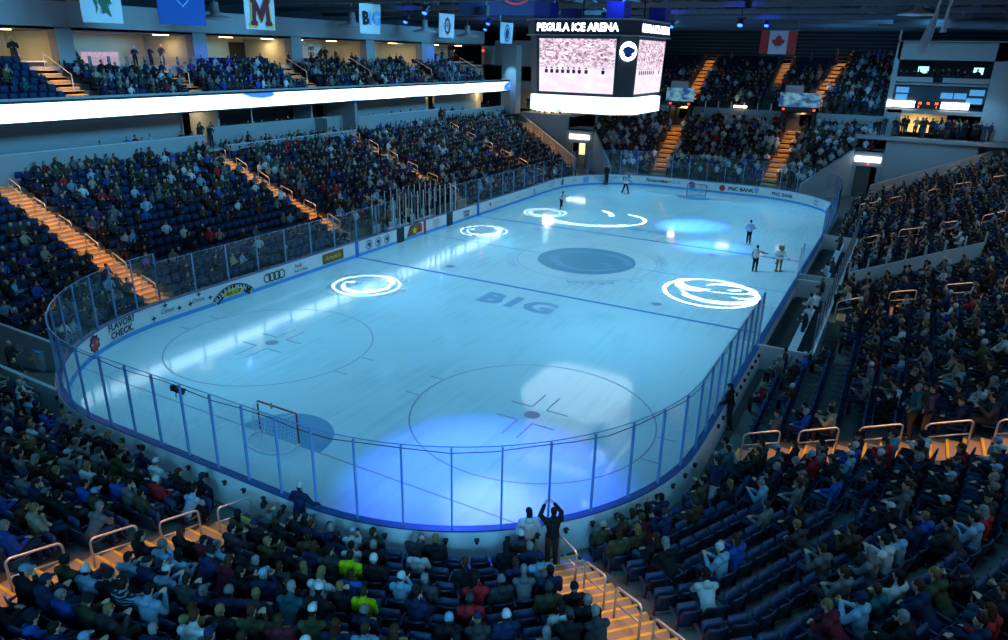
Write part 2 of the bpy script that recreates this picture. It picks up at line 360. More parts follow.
# ---- dasher boards
BRD = empty('dasher_boards'); tag(BRD, 'white dasher boards with blue kickplate around the ice', 'rink boards')
BH = 1.07
# right side has bench openings between x=-12.2 and x=11.5 (shown as lower boards with gates)
mb = MB(); band(mb, 0, PER, .0, .12, .2, BH-.04, closed=True); mb.build('board_panel', M['white'], BRD)
mb = MB(); band(mb, 0, PER, -.02, .0, 0, .2, closed=True); mb.build('kickplate', mat('kick_blue', (.06, .34, .72), .4), BRD)
mb = MB(); band(mb, 0, PER, -.03, .2, BH-.04, BH, closed=True); mb.build('top_cap', mat('cap_blue', (.012, .08, .24), .35), BRD)
# outside skirt on the near end and near right side: white, slightly leaning out
mb = MB(); s0, s1 = S_R0+11.9, S_NE+SY+AL*.35; vs = []; fs = []; n = 70
for i in range(n+1):
    s = s0+(s1-s0)*i/n
    for d, z in ((.12, 0), (.30, 0), (.30, .12), (.22, BH-.05), (.12, BH-.05)): x, y, _, _ = outline(s, d); vs.append((x, y, z))
for i in range(n):
    for k in range(5): fs.append((5*i+k, 5*i+(k+1) % 5, 5*i+5+(k+1) % 5, 5*i+5+k))
mb.add(vs, fs); mb.build('outer_skirt', M['white'], BRD)
mb = MB()
for nm_, m__, w__, lst in (('blue_stripe', 'blue', .15, (-7.62, 7.62, S_R0-7.62, S_R0+7.62)), ('red_stripe', 'redp', .13, (0, S_R0)), ('dark_gate', 'dark', .42, (-2.95, 3.35))):
    for s in lst: mb = MB(); band(mb, s-w__, s+w__, -.035 if w__ < .4 else -.028, .0, .02, BH-.04); mb.build(nm_, M[m__], BRD)
def onboard(s0, z0, d=-.03, sc_=1, italic=0):
    def fn(x, y):
        X, Y, _, _ = outline(s0+x*sc_, d); return (X, Y, z0+y*sc_)
    return fn
def ad(name, m, *calls):
    mb = MB()
    for c in calls: c(mb)
    return mb.build(name, m, BRD)
def T(body, s, z, size, bold=.02, shear=0, sx=1): return lambda mb: text_mb(body, size, onboard(s, z), mb, bold=bold, shear=shear, sx=sx)
def RG(s, z, r0, r1, a0=0, a1=360, d=-.03): return lambda mb: arcband(mb, onboard(s, z, d), r0, r1, a0, a1, 28)
def PL(s, z, pts, d=-.03): return lambda mb: poly(mb, onboard(s, z, d), pts)
def star(r, n=4, k=.4, a0=90): return [((r if i % 2 == 0 else r*k)*math.cos(R(a0+180*i/n)), (r if i % 2 == 0 else r*k)*math.sin(R(a0+180*i/n))) for i in range(2*n)]
def rect(w_, h_): return [(-w_/2, -h_/2), (w_/2, -h_/2), (w_/2, h_/2), (-w_/2, h_/2)]
ad('flavor_check_lettering', M['text_dark'], T('FLAVOR?', -24.4, .83, .42, .03, .1), T('CHECK.', -24.4, .43, .42, .03, .1))
ad('snack_logo_burst', M['text_dark'], PL(-26.3, .6, star(.42, 9, .8), -.022)); ad('snack_logo_red', M['redp'], PL(-26.3, .56, star(.33, 9, .8), -.028))
ad('snack_logo_lettering', M['banner'], T('HERR\'S', -26.3, .6, .17))
ad('beverage_pattern', M['text_dark'], *[PL(-21.6+a, .62+b, star(.16)) for a, b in ((-.9, -.22), (-.2, .25), (.55, -.1), (1.2, -.08), (1.75, .27), (2.4, -.08))], T('Cintas', -21.7, .58, .3, .0, .3), T('Cintas', -19.9, .62, .3, .0, .3))
ad('apple_brand_arch', M['text_dark'], RG(-17.7, -.98, 1.42, 1.84, 42, 138)); ad('apple_brand_burst', M['yellow'], PL(-17.7, .44, [(a*1.7, b*.42) for a, b in star(.5, 9, .8)], -.036))
def archtext(body, s, z, r, size):
    def f(mb):
        n = len(body); da = math.degrees(size*.72/r)
        for i, ch in enumerate(body):
            a = R(90-(i-(n-1)/2)*da)
            text_mb(ch, size, (lambda x, y, a=a: onboard(s, z, -.04)((r+y)*math.cos(a)+x*math.sin(a), (r+y)*math.sin(a)-x*math.cos(a))), mb, bold=.02)
    return f
ad('apple_brand_lettering', M['banner'], archtext("MUSSELMAN'S", -17.7, -.98, 1.64, .36)); ad('big_cup_lettering', M['text_dark'], lambda mb: text_mb('BIG CUP', .26, onboard(-17.7, .42, -.045), mb, bold=.03))
ad('four_rings_logo', M['text_dark'], *[RG(-15.3+.36*i, .56, .2, .27) for i in range(4)])
ad('car_dealer_lettering', M['redp'], T('Audi', -12.9, .72, .3)); ad('dealer_town_lettering', M['ads'], T('State College', -12.7, .42, .2))
ad('brown_placard', M['brown'], PL(-9.9, .57, rect(1.9, .62))); ad('green_script_lettering', M['yellow'], lambda mb: text_mb("Arnold's", .42, onboard(-9.9, .58, -.04), mb, bold=.01, shear=.25))
ad('lion_roundel', M['ads'], *[RG(s, .58, .26, .31) for s in (-6.4, -5.45, -4.5)], *[PL(s, .58, [(-.2, .02), (-.05, .17), (.15, .12), (.18, -.08), (.02, -.2), (-.08, -.05)]) for s in (-6.4, -5.45, -4.5)])
ad('mascot_poster', M['brown'], PL(-1.35, .62, [(-.9, -.4), (.2, -.4), (.9, -.2), (.8, .35), (.2, .42), (-.5, .3)])); ad('mascot_poster_accent', M['yellow'], PL(-1.3, .55, star(.32, 5, .5), -.036)); ad('mascot_poster_red', M['redp'], PL(-.7, .6, [(-.1, -.3), (.35, -.25), (.3, .3), (0, .33)], -.037))
ad('pale_lettering', M['grey'], T('ALUMNI', 1.5, .76, .22), T('HOLIDAY', 1.6, .54, .22), T('INN', 1.5, .32, .22))
ad('cup_logo_lettering', M['redp'], T('Subway', 5.8, .7, .32, .03, .2)); ad('cup_logo_shadow', M['ads'], T('CAFE', 5.8, .4, .32, .04))
ad('small_red_mark', M['redp'], PL(9.6, .66, circ(12, .16)))
ad('board_advert_lettering', M['grey'], T('FIRST KEYSTONE', 11.3, .6, .26, .0), T('Nittany', 14.6, .55, .3, 0), T('SHEETZ', 21.6, .5, .28, .02), T('Bank', 25.6, .6, .25))
ad('board_advert_navy', M['ads'], PL(17.9, .62, star(.2, 3, .6)), T('University', 17.9, .36, .2), T('GEISINGER', 21.9, .78, .2), PL(23.8, .6, rect(.3, .6)),
   T('Panasonic', 34.6, .62, .5, .02, .25), T('T&T', 31.6, .6, .5, .04), T('ROLL UP', 36.6, .6, .3, 0))
ad('hospital_lettering', M['lblue'], T('PENN STATE HERSHEY', 29.3, .74, .25), T('Medical Center', 29.3, .44, .25), PL(27.1, .6, rect(.7, .55)), PL(38.5, .66, star(.26, 5, .6)), T('lifestyle', 38.5, .35, .22), PL(S_FE+5.0, .6, [(-.22, .3), (.22, .3), (.22, -.05), (0, -.32), (-.22, -.05)]))
ad('far_red_marks', M['redp'], T('Weis', S_FE-4.2, .6, .36, .04, .2), PL(S_FE+1.7, .55, circ(20, .3)), RG(S_FE-1.35, .55, 0, .33, 0, 180))
ad('cola_roundel_blue', M['blue'], RG(S_FE-1.35, .53, 0, .33, 180, 360)); ad('cola_lettering', M['grey'], T('pepsi', S_FE-.1, .55, .42, .01))
ad('bank_lettering', M['text_dark'], T('PNC BANK', S_FE+3.5, .55, .5, .03)); ad('bank_second_lettering', M['ads'], T('PNC BANK', S_FE+7.6, .55, .44, .03), T('Official', S_FE+11.6, .7, .22), T('Partner', S_FE+11.6, .42, .22), RG(S_FE+14.6, .55, .12, .42), RG(S_FE+14.6, .55, .0, .08))
# cup holders clipped on the outer skirt
def cup():
    mb = MB(); mb.add(*[x for x in (lambda: ([(.055*math.cos(a), .065+.055*math.sin(a), z) for z in (0, .02, .12) for a in [2*math.pi*k/10 for k in range(10)]], [tuple(range(9, -1, -1))]+[(j*10+k, j*10+(k+1) % 10, (j+1)*10+(k+1) % 10, (j+1)*10+k) for j in range(2) for k in range(10)]))()])
    mb.box((-.07, -.012, .02), (.07, .01, .17)); mb.box((-.085, .0, .13), (.085, .13, .155)); return mb
CUP = cup().mesh('cup_holder', M['black'])
cupS = []
s = S_R0+12.6; gaps = [(S_R0+17.5, S_R0+18.9), (S_R0+20.2, S_R0+22.3)]
k = 0
while s < S_NE+SY+AL*.3:
    step = .72 if s < S_R0+24 else .78
    if not any(a < s < b for a, b in gaps) and not (S_NE+.6 < s < S_NE+2.0): cupS.append(s)
    s += step
def ordn(i): 
    w_ = ['first', 'second', 'third', 'fourth', 'fifth', 'sixth', 'seventh', 'eighth', 'ninth', 'tenth', 'eleventh', 'twelfth', 'thirteenth', 'fourteenth', 'fifteenth', 'sixteenth', 'seventeenth', 'eighteenth', 'nineteenth', 'twentieth']
    t = {20: 'twenty', 30: 'thirty', 40: 'forty', 50: 'fifty', 60: 'sixty', 70: 'seventy'}
    if i <= 20: return w_[i-1]
    if i % 10 == 0: return t[i][:-1]+'ieth'
    return t[i//10*10]+'-'+w_[i % 10-1]
for i, s in enumerate(cupS):
    x, y, nn, tt = outline(s, .235); o = link(bpy.data.objects.new('cup_holder', CUP)); o.location = (x, y, .74); o.scale = (.78,)*3
    o.rotation_euler = (0, 0, math.atan2(nn[1], nn[0])-math.pi/2)
    tag(o, f'black cup holder on the white outer boards, {ordn(i+1)} along from the bench gate', 'cup holder', 'cup holders on the outer boards')
# ---- glass
def glassrun(label, s0, s1, h, n, skip=()):
    root = empty('rink_glass'); tag(root, label, 'rink glass'); ds = (s1-s0)/n
    for i in range(n):
        if i in skip: continue
        a, b = s0+ds*i+.03, s0+ds*(i+1)-.03
        mb = MB(); x0, y0, n0, _ = outline(a, .06); x1, y1, n1, _ = outline(b, .06)
        mb.wall((x1, y1), (x0, y0), BH, BH+h, .013); mb.build('glass_pane', M['glass'], root)
    for i in range(n+1):
        s = s0+ds*i; x, y, nn, tt = outline(s, .066); mb = MB()
        q = [(x+nn[0]*a+tt[0]*b, y+nn[1]*a+tt[1]*b) for a, b in ((-.03, -.022), (-.03, .022), (.04, .022), (.04, -.022))]
        mb.hexa([(*p, BH) for p in q], [(*p, BH+h-.02) for p in q]); mb.build('glass_post', M['postblue'], root)
    mb = MB(); band(mb, s0, s1, .058, .078, BH+h, BH+h+.018, .5); mb.build('top_trim', M['postblue'], root)
    return root
M['postblue'] = mat('post_blue_grey', (.16, .34, .62), .4, .1)
glassrun('tall glass around the near curved end with blue posts', S_R0+12.0, S_NE+SY+AL+.001, 2.4, 36)
glassrun('long glass in front of the far left seats before the penalty boxes', PER-SX+.0, PER-3.4, 1.95, 9)
glassrun('glass past the penalty boxes along the left side', 3.8, SX, 1.95, 9)
glassrun('tall glass around the far curved end', SX, S_R0-SX, 2.4, 20)
glassrun('short glass right of the far corner beside the benches', S_R0-SX, S_R0-11.3, 1.95, 5)
# safety netting cable above the near glass
mb = MB()
pts = []
for i in range(41):
    s = S_R0+14+(S_NE+SY+AL-1-S_R0-14)*i/40; x, y, _, _ = outline(s, .07); pts.append((x, y, BH+2.4-.13-.05*math.sin(i*1.7)))
mb.tube(pts, .012, 5); o = mb.build('cable', M['dark']); tag(o, 'thin dark cable strung below the top of the near glass', 'cable')
# ---- goals
def goal(sx, label):
    root = empty('hockey_goal', (sx*27.13, 0, 0), 0 if sx > 0 else math.pi); tag(root, label, 'hockey goal')
    mb = MB(); mb.tube([(0, -.915, 0), (0, -.915, 1.19), (0, -.88, 1.22), (0, .88, 1.22), (0, .915, 1.19), (0, .915, 0)], .032, 8); mb.build('red_goal_frame', M['redgoal'], root)
    mb = MB(); b_ = [(0, -.915, .05)]+[(1.0*math.sin(R(a))**.6, -1.0*math.cos(R(a)), .05) for a in range(15, 166, 15)]+[(0, .915, .05)]
    mb.tube(b_, .05, 8); mb.tube([(0, -.85, 1.2), (.45, -.7, 1.18), (.5, 0, 1.18), (.45, .7, 1.18), (0, .85, 1.2)], .02, 6); mb.tube([(.5, 0, 1.18), (.62, 0, .6), (.98, 0, .06)], .018, 6)
    mb.build('white_base_frame', M['banner'], root)
    mb = MB(); top = [(0, -.9, 1.2), (.3, -.82, 1.19), (.48, -.5, 1.18), (.5, 0, 1.18), (.48, .5, 1.18), (.3, .82, 1.19), (0, .9, 1.2)]
    bot = [(0, -.9, .04), (.45, -.88, .04), (.9, -.5, .04), (1.0, 0, .04), (.9, .5, .04), (.45, .88, .04), (0, .9, .04)]
    K = 9
    g_ = [[tuple(Vector(top[i]).lerp(Vector(bot[i]), j/K)) for j in range(K+1)] for i in range(7)]
    def ip(i, u):  # finer columns
        return g_
    cols = []
    for i in range(6):
        for u in range(4): cols.append([tuple(Vector(g_[i][j]).lerp(Vector(g_[i+1][j]), u/4)) for j in range(K+1)])
    cols.append(g_[6])
    for c in cols: mb.tube(c, .006, 3, False)
    for j in range(0, K+1): mb.tube([c[j] for c in cols], .006, 3, False)
    for y in np.linspace(-.8, .8, 9): mb.tube([(0, y, 1.21), (.48-.2*abs(y)**2, y*.95, 1.185)], .006, 3, False)
    mb.build('net', M['net'], root)
    return root
M['redgoal'] = mat('goal_red', (.35, .02, .03), .4)
goal(-1, 'red framed hockey goal with white net at the near end'); goal(1, 'red framed hockey goal with white net at the far end')
mb = MB(); mb.tube([(0, 0, 0), (0, 0, .17)], [.035, .035], 10); mb.tube([(0, 0, .17), (0, 0, .21)], [.033, .015], 10); o = mb.build('water_bottle', mat('bottle_green', (.05, .4, .1), .4)); o.location = (-27.3, .05, 1.235)
tag(o, 'green water bottle on top of the near goal', 'bottle')
# ================================================================ GOBO LIGHTS (projected team logos on the ice)
def gobo(cx, cy, rad, rot, pattern, power, z=15.0, off=(0, 0)):
    l = bpy.data.lights.new('logo_projector', 'SPOT'); l.energy = power; l.color = (1, 1, 1); l.spot_blend = 0; l.shadow_soft_size = .0
    l.spot_size = 2*math.atan(rad*1.25/z); l.use_nodes = True
    o = link(bpy.data.objects.new('logo_projector', l)); o.location = (cx, cy, z); o.rotation_euler = (0, 0, R(rot))
    N = l.node_tree.nodes; L = l.node_tree.links; em = N['Emission']
    tc = N.new('ShaderNodeTexCoord'); sp = N.new('ShaderNodeSeparateXYZ'); L.new(tc.outputs['Normal'], sp.inputs[0])
    def m_(op, a, b=None, c=None):
        n = N.new('ShaderNodeMath'); n.operation = op
        for i, v in enumerate((a, b, c)):
            if v is None: continue
            if isinstance(v, (int, float)): n.inputs[i].default_value = v
            else: L.new(v, n.inputs[i])
        return n.outputs[0]
    zz = m_('ABSOLUTE', sp.outputs[2]); k = z/rad
    x = m_('MULTIPLY', m_('DIVIDE', sp.outputs[0], zz), k); y = m_('MULTIPLY', m_('DIVIDE', sp.outputs[1], zz), k)
    def dist(px, py, ax=1, ay=1): 
        a = m_('DIVIDE', m_('SUBTRACT', x, px), ax); b = m_('DIVIDE', m_('SUBTRACT', y, py), ay)
        return m_('SQRT', m_('ADD', m_('MULTIPLY', a, a), m_('MULTIPLY', b, b)))
    def ring(px, py, r, w_, ax=1, ay=1): return m_('LESS_THAN', m_('ABSOLUTE', m_('SUBTRACT', dist(px, py, ax, ay), r)), w_)
    def disc(px, py, r, ax=1, ay=1): return m_('LESS_THAN', dist(px, py, ax, ay), r)
    def minus(a, b): return m_('MULTIPLY', a, m_('SUBTRACT', 1, b))
    def half(nx, ny, c): return m_('GREATER_THAN', m_('ADD', m_('MULTIPLY', x, nx), m_('MULTIPLY', y, ny)), c)
    def OR(*a):
        r = a[0]
        for b in a[1:]: r = m_('MAXIMUM', r, b)
        return r
    def AND(a, b): return m_('MULTIPLY', a, b)
    if pattern == 'A':      # ring, thick crescent below, horns at its ends
        f = OR(ring(0, 0, .94, .035), AND(ring(-.10, .0, .87, .03), half(-.6, .8, .1)), minus(disc(0, -.04, .70), disc(0, .11, .70)), minus(disc(.36, .02, .38), disc(.2, .1, .38)), minus(disc(.3, .42, .3), disc(.2, .32, .3)), disc(-.55, .0, .09, 1, 1.4))
    elif pattern == 'B':    # two overlapping turning logos
        f = OR(ring(0, -.08, .9, .045), ring(-.05, .38, .6, .03, 1.25, .62), minus(disc(.32, .38, .42, 1.2, .8), disc(.28, .26, .38, 1.2, .8)), minus(disc(-.42, .18, .36), disc(-.3, .34, .3, 1.2, .8)),
               AND(ring(.1, .2, .78, .035), half(0, -1, .25)), AND(ring(.1, .12, .82, .03), half(.3, -1, .35)), minus(disc(.62, .1, .3), disc(.5, .2, .32)), AND(half(.6, 1, .42), AND(m_('LESS_THAN', m_('ABSOLUTE', m_('ADD', x, m_('MULTIPLY', y, -1.2))), .1), disc(0, .35, .5))))
    elif pattern == 'C':    # stretched small ring
        f = OR(ring(0, 0, .92, .05), minus(disc(0, -.05, .74), disc(.05, .12, .66)), AND(ring(0, 0, .68, .04), half(0, 1, 0)))
    else:                   # long sweeping strokes
        f = OR(AND(ring(0, .2, .95, .012, 1, .8), half(.2, -1, .0)), AND(ring(0, .26, .88, .014, 1, .8), half(-.1, -1, .15)), AND(ring(.05, .15, .9, .03, 1, .7), AND(half(1, -.4, .35), half(-1, 1.0, -1.1))), AND(ring(-.1, .45, .42, .04), AND(half(1, 0, .1), half(0, 1, .4))))
    L.new(m_('MULTIPLY', f, 1.0), em.inputs['Strength']); em.inputs[0].default_value = (.85, .97, 1, 1); return o
GP = 30000
gobo(-11.92, 8.62, 2.0, -90, 'A', GP); gobo(3.31, 9.81, 1.85, -90, 'A', GP*.9)
gobo(-2.2, -8.75, 2.9, -90, 'B', GP*1.5, 15.0); gobo(12.0, 8.9, 1.9, -80, 'C', GP*.7); gobo(11.8, 4.6, 4.6, -75, 'D', GP*2.4)
for x, y in ((-11.92, 8.62), (3.31, 9.81), (-2.2, -8.75), (12.0, 8.9), (11.8, 4.6)):
    mb = MB(); mb.box((-.18, -.14, .12), (.18, .14, .7)); mb.tube([(0, 0, .12), (0, 0, .04)], [.1, .13], 12); mb.tube([(0, 0, .7), (0, 0, 3.62)], .03, 6)
    o = mb.build('logo_projector_housing', M['dark']); o.location = (x, y, 15.0)
    tag(o, f'black logo projector hung from the roof above x {0}', 'projector'); o['label'] = 'small black projector hanging from the roof steel over the ice'; o['group'] = 'ceiling projectors'
# ================================================================ STANDS
C1 = Vector((-SX, -SY)); C2 = Vector((-SX, SY))
def unit(x, y): return Vector((x, y)).normalized()
def clip(pl, p, n, c=0):
    """keep the part of polyline pl where (q-p).n > c (one contiguous run)"""
    p = Vector(p); n = Vector(n); out = []; f = [(Vector(q)-p).dot(n)-c for q in pl]
    for i, q in enumerate(pl):
        if i and (f[i-1] > 0) != (f[i] > 0):
            t = f[i-1]/(f[i-1]-f[i]); out.append(tuple(Vector(pl[i-1]).lerp(Vector(q), t)))
        if f[i] > 0: out.append(tuple(q))
    return out
TH = R(45.9); N1n = (math.sin(TH), -math.cos(TH)); N1u = (-math.cos(TH), -math.sin(TH))
TU = unit(-.26, .97); TN = (-TU.y, TU.x)  # rotated: points to the near side (-x)
TN = (-.966, -.259); T0 = (-29.9, 7.9); T1 = (-27.85, 11.6)
def near_poly(d):
    r = CR+d; pl = [(60, -HY-d)]
    for a in (90, 74, 53, 32, 11, 0): pl.append((C1.x-r*math.cos(R(a)), C1.y-r*math.sin(R(a))))
    for a in (0, 18, 36, 54, 72, 90): pl.append((C2.x-r*math.cos(R(a)), C2.y+r*math.sin(R(a))))
    pl.append((60, HY+d)); return pl
DIA = (unit(.555, .832), (31.2, 15.2))
def sec_poly(sec, d):
    pl = near_poly(d)
    if sec == 'RC': return clip(clip(pl[:7], (-21.55, 0), (-1, 0)), tuple(C1), N1n, .65)
    if sec == 'NC': return clip(clip(pl[1:8], tuple(C1), (-N1n[0], -N1n[1]), .65), (0, -3.92), (0, -1))
    if sec == 'NL': return clip(clip(pl[6:], (0, -2.68), (0, 1)), T0, TN, .12)
    if sec == 'L0': return clip(clip(pl[7:], T1, (-TN[0], -TN[1]), .12), (-21.75, 0), (-1, 0))
    side = 1 if sec[0] == 'L' else -1; i = int(sec[1]); y = side*(HY+d)
    a = [-20.35, -5.6, 9.3, 24.2][i-1]; b = [-6.8, 8.1, 23.0, 60][i-1]
    if i == 4:
        u, p0 = DIA; b = p0[0]-.9+(HY+d-p0[1])/u.y*u.x
    pl = [(a, y), (b, y)]
    return pl if side > 0 else pl[::-1]
NR = 17; RD, RR = .8, .288
def zk(k): return .344+RR*k
SECN = dict(RC='between the right and bottom stairs', NC='between the bottom and left stairs', NL='left of the left stairs', L0='beyond the left corner tunnel',
            L1='left side', L2='left side', L3='left side', L4='left side', R1='right of the right stairs', R2='right side', R3='right side', R4='right side')
seats = []   # x, y, z, yaw(facing), sec, row, idx
for sec in SECN:
    mb = MB()
    for k in range(NR):
        if sec in ('R2', 'L2') and k < 2: continue
        if sec == 'R1' and k < 0: continue
        d0 = .7+RD*k
        a, b, z = sec_poly(sec, d0), sec_poly(sec, d0+RD), zk(k)
        if sec in ('R1', 'R3') and k < 3 : # the bench area takes the first rows
            if sec == 'R1': a = clip(a, (-12.3, 0), (-1, 0)); b = clip(b, (-12.3, 0), (-1, 0))
            else: a = clip(a, (11.8, 0), (1, 0)); b = clip(b, (11.8, 0), (1, 0))
        if len(a) < 2 or len(b) < 2: continue
        zb = -.02
        n, m_ = len(a), len(b); vs = [(*q, z) for q in a]+[(*q, z) for q in b]+[(*q, zb) for q in a]+[(*q, zb) for q in b]
        o_ = len(mb.v)
        fs = [tuple(range(n))+tuple(n+i for i in range(m_-1, -1, -1))]
        for i in range(n-1): fs.append((i, n+m_+i, n+m_+i+1, i+1))
        fs += [(0, n, n+m_+n, n+m_), (n-1, n+m_+n-1, n+m_+n+m_-1, n+m_-1)]
        if k == NR-1:
            for i in range(m_-1): fs.append((n+i, n+i+1, n+m_+n+i+1, n+m_+n+i))
        mb.add(vs, fs)
        # seats along the row
        pl = sec_poly(sec, d0+.56)
        if sec == 'R1' and k < 3: pl = clip(pl, (-12.3, 0), (-1, 0))
        if sec == 'R3' and k < 3: pl = clip(pl, (11.8, 0), (1, 0))
        if sec in ('RC', 'R1', 'R2', 'R3', 'R4', 'L0', 'L1', 'L2', 'L3', 'L4'): pass
        if len(pl) < 2: continue
        segs = [(Vector(pl[i]), Vector(pl[i+1])) for i in range(len(pl)-1)]; tot = sum((q-p).length for p, q in segs)
        ns = int((tot-.1)/.53); off = (tot-ns*.53)/2
        for i in range(ns):
            t = off+.53*(i+.5)
            for p, q in segs:
                l_ = (q-p).length
                if t <= l_+1e-6: break
                t -= l_
            dd = (q-p).normalized(); P = p+dd*t
            nrm = Vector((dd.y, -dd.x))
            cen = Vector((max(-SX, min(SX+12, P.x)), max(-SY, min(SY, P.y))))
            if nrm.dot(cen-P) < 0: nrm = -nrm
            seats.append([P.x, P.y, z, math.atan2(nrm.y, nrm.x)-math.pi/2, sec, k, i, ns])
    struct('seating_tier', mb, M['conc'])
# aprons between boards and first row
mb = MB()
for sec in ('RC', 'NC', 'NL', 'L0'):
    pass
n = 60; s0, s1 = S_R0+12.2, S_NE+SY+AL*.42
band(mb, s0, s1, .12, .75, -.019, .06); struct('floor', mb, M['conc'])
# ---------------- aisles
stairs = []
def aisle(p, u, n_rows, wd, label, k0=0, d0=.7, rd=RD, rr=RR, z0=.2, glow=0):
    """stairs from point p (plan) in direction u, two steps a row"""
    root = empty('aisle_stairs', (p[0], p[1], 0), math.atan2(u[1], u[0])-math.pi/2); tag(root, label, 'stairs', kind='thing')
    mb = MB(); mn = MB()
    for i in range(k0*2, n_rows*2):
        y = (rd/2)*i; z = z0+(rr/2)*(i+1)
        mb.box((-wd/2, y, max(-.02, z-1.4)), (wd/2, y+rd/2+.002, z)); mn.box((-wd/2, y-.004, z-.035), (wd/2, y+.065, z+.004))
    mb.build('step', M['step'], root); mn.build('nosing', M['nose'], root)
    return root
def handrail(p, u, y, z0, z1, label, ln=1.05, h=.88):
    root = empty('handrail', (p[0], p[1], 0), math.atan2(u[1], u[0])-math.pi/2); tag(root, label, 'handrail', 'inverted U handrails on the aisle stairs')
    mb = MB(); a = (0, y, z0); b = (0, y+ln, z1); r_ = .12
    pts = [a, (0, y, z0+h-r_)]+[(0, y+r_-r_*math.cos(R(t)), z0+h-r_+r_*math.sin(R(t))+(z1-z0)*(r_-r_*math.cos(R(t)))/ln) for t in (22, 45, 68, 90)]
    pts += [(0, y+ln-r_+r_*math.sin(R(t)), z1+h-r_+r_*math.cos(R(t))-(z1-z0)*(r_-r_*math.sin(R(t)))/ln) for t in (0, 22, 45, 68, 90)]+[b]
    mb.tube(pts, .028, 8); mb.build('rail_frame', M['rail'], root, True)
    mb = MB(); mb.tube([(0, y, z0+h*.52), (0, y+ln, z1+h*.52)], .022, 8); mb.build('mid_rail', M['rail'], root, True)
    return root
def orange(p, u, y0, y1, z0, z1, pw, wd=1.0, hh=2.2):
    c = Vector(p)+Vector(u)*((y0+y1)/2); L_ = y1-y0; s_ = math.atan2(z1-z0, L_)
    l = bpy.data.lights.new('aisle_light', 'AREA'); l.shape = 'RECTANGLE'; l.size = wd; l.size_y = L_; l.energy = pw*L_; l.color = (1, .42, .13); l.spread = R(60)
    o = link(bpy.data.objects.new('aisle_light', l)); o.location = (c.x, c.y, (z0+z1)/2+hh)
    o.rotation_euler = (Matrix.Rotation(math.atan2(u[1], u[0])-math.pi/2, 3, 'Z')@Matrix.Rotation(s_, 3, 'X')).to_euler()
OP = 6
AIS = []
def full_aisle(name, p, u, n_rows, wd, k0, nrail, rail0, op=OP, raildy=2.4):
    aisle(p, u, n_rows, wd, f'warm lit concrete aisle stairs {name}', k0)
    for j in range(nrail):
        y = rail0+raildy*j
        if y+1 > n_rows*RD: break
        q = lambda yy: .2+(RR/2)*(int(yy/(RD/2))+1)
        handrail(p, u, y, q(y), q(y+1.05), f'steel handrail, {ordn(j+1)} from the ice, stairs {name}')
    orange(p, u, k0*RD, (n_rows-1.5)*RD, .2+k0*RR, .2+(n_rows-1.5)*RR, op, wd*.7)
full_aisle('at the bottom centre of the stands', (C1.x+N1u[0]*(CR+.7), C1.y+N1u[1]*(CR+.7)), N1u, NR, 1.4, 0, 6, .4, OP*.8, 1.55)
full_aisle('at the near left', (-HX-.7, -3.3), (-1, 0), NR, 1.24, 0, 6, .12, OP*.7, 1.6)
full_aisle('at the near right', (-20.95, -HY-.7), (0, -1), NR, 1.2, 0, 6, .6, OP*.8, 1.6)
for side, nm in ((1, 'left'), (-1, 'right')):
    for x, w_, k0 in ((-21.05, 'first', 0), (-6.2, 'second', 2), (8.7, 'third', 2), (23.6, 'fourth', 0)):
        if side < 0 and w_ == 'first': continue
        full_aisle(f'{w_} along the {nm} side', (x, side*(HY+.7)), (0, side), NR, 1.2, k0, 6, .9 if k0 == 0 else 1.9, OP*(1.5 if side > 0 else .55), 2.1)
    full_aisle(f'slanting up the far {nm} corner', (DIA[1][0]-.35, side*DIA[1][1]-side*.8), (DIA[0].x, side*DIA[0].y), 16, 1.1, 0, 4, 1.9, OP*(.8 if side > 0 else .15), 2.8)
# ---------------- far end stand
def farz(x): return .9+.5*(x-31.3)
FAR = []
mb = MB()
def yl(x):  # left / right limits of the lower far stand
    if x < 37: t = (x-31)/6; return 10.6+t*4.3, -(8.9+t*3.7)
    return 16.0, -14.3
def tierx(mb, x0, n, rd, rr, z0, ylim, zb, gaps):
    for k in range(n):
        xa, xb = x0+rd*k, x0+rd*(k+1); hi, lo = ylim(xa); z = z0+rr*k
        mb.box((xa, lo, zb), (xb+.002, hi, z))
        ys = lo+.3
        while ys < hi-.3:
            if not any(a(xa) < ys < b(xa) for a, b in gaps): FAR.append((xa+.35, ys, z, k))
            ys += .55
g1 = lambda x: 5.35+(x-31.3)*.1; g2 = lambda x: -5.75-(x-31.3)*.05
gapl = [(lambda x: g1(x)-.75, lambda x: g1(x)+.75), (lambda x: g2(x)-.75, lambda x: g2(x)+.75)]
tierx(mb, 31.4, 12, .8, .4, .95, yl, -.02, gapl); struct('seating_tier', mb, M['conc'])
u1 = lambda x: 5.9+(x-46)*.02; u2 = lambda x: -7.2-(x-41)*.17; u3 = lambda x: -3.0-(x-46)*.0; u4 = lambda x: 1.0
nl = len(FAR); mb = MB()
gapu = [(lambda x: u1(x)-.75, lambda x: u1(x)+.75), (lambda x: u2(x)-.8, lambda x: u2(x)+.8), (lambda x: -3.0-.6, lambda x: -3.0+.6)]
tierx(mb, 41.3, 13, .8, .405, 7.3, lambda x: (16, -14.4), 5.0, gapu); struct('seating_tier', mb, M['conc'])
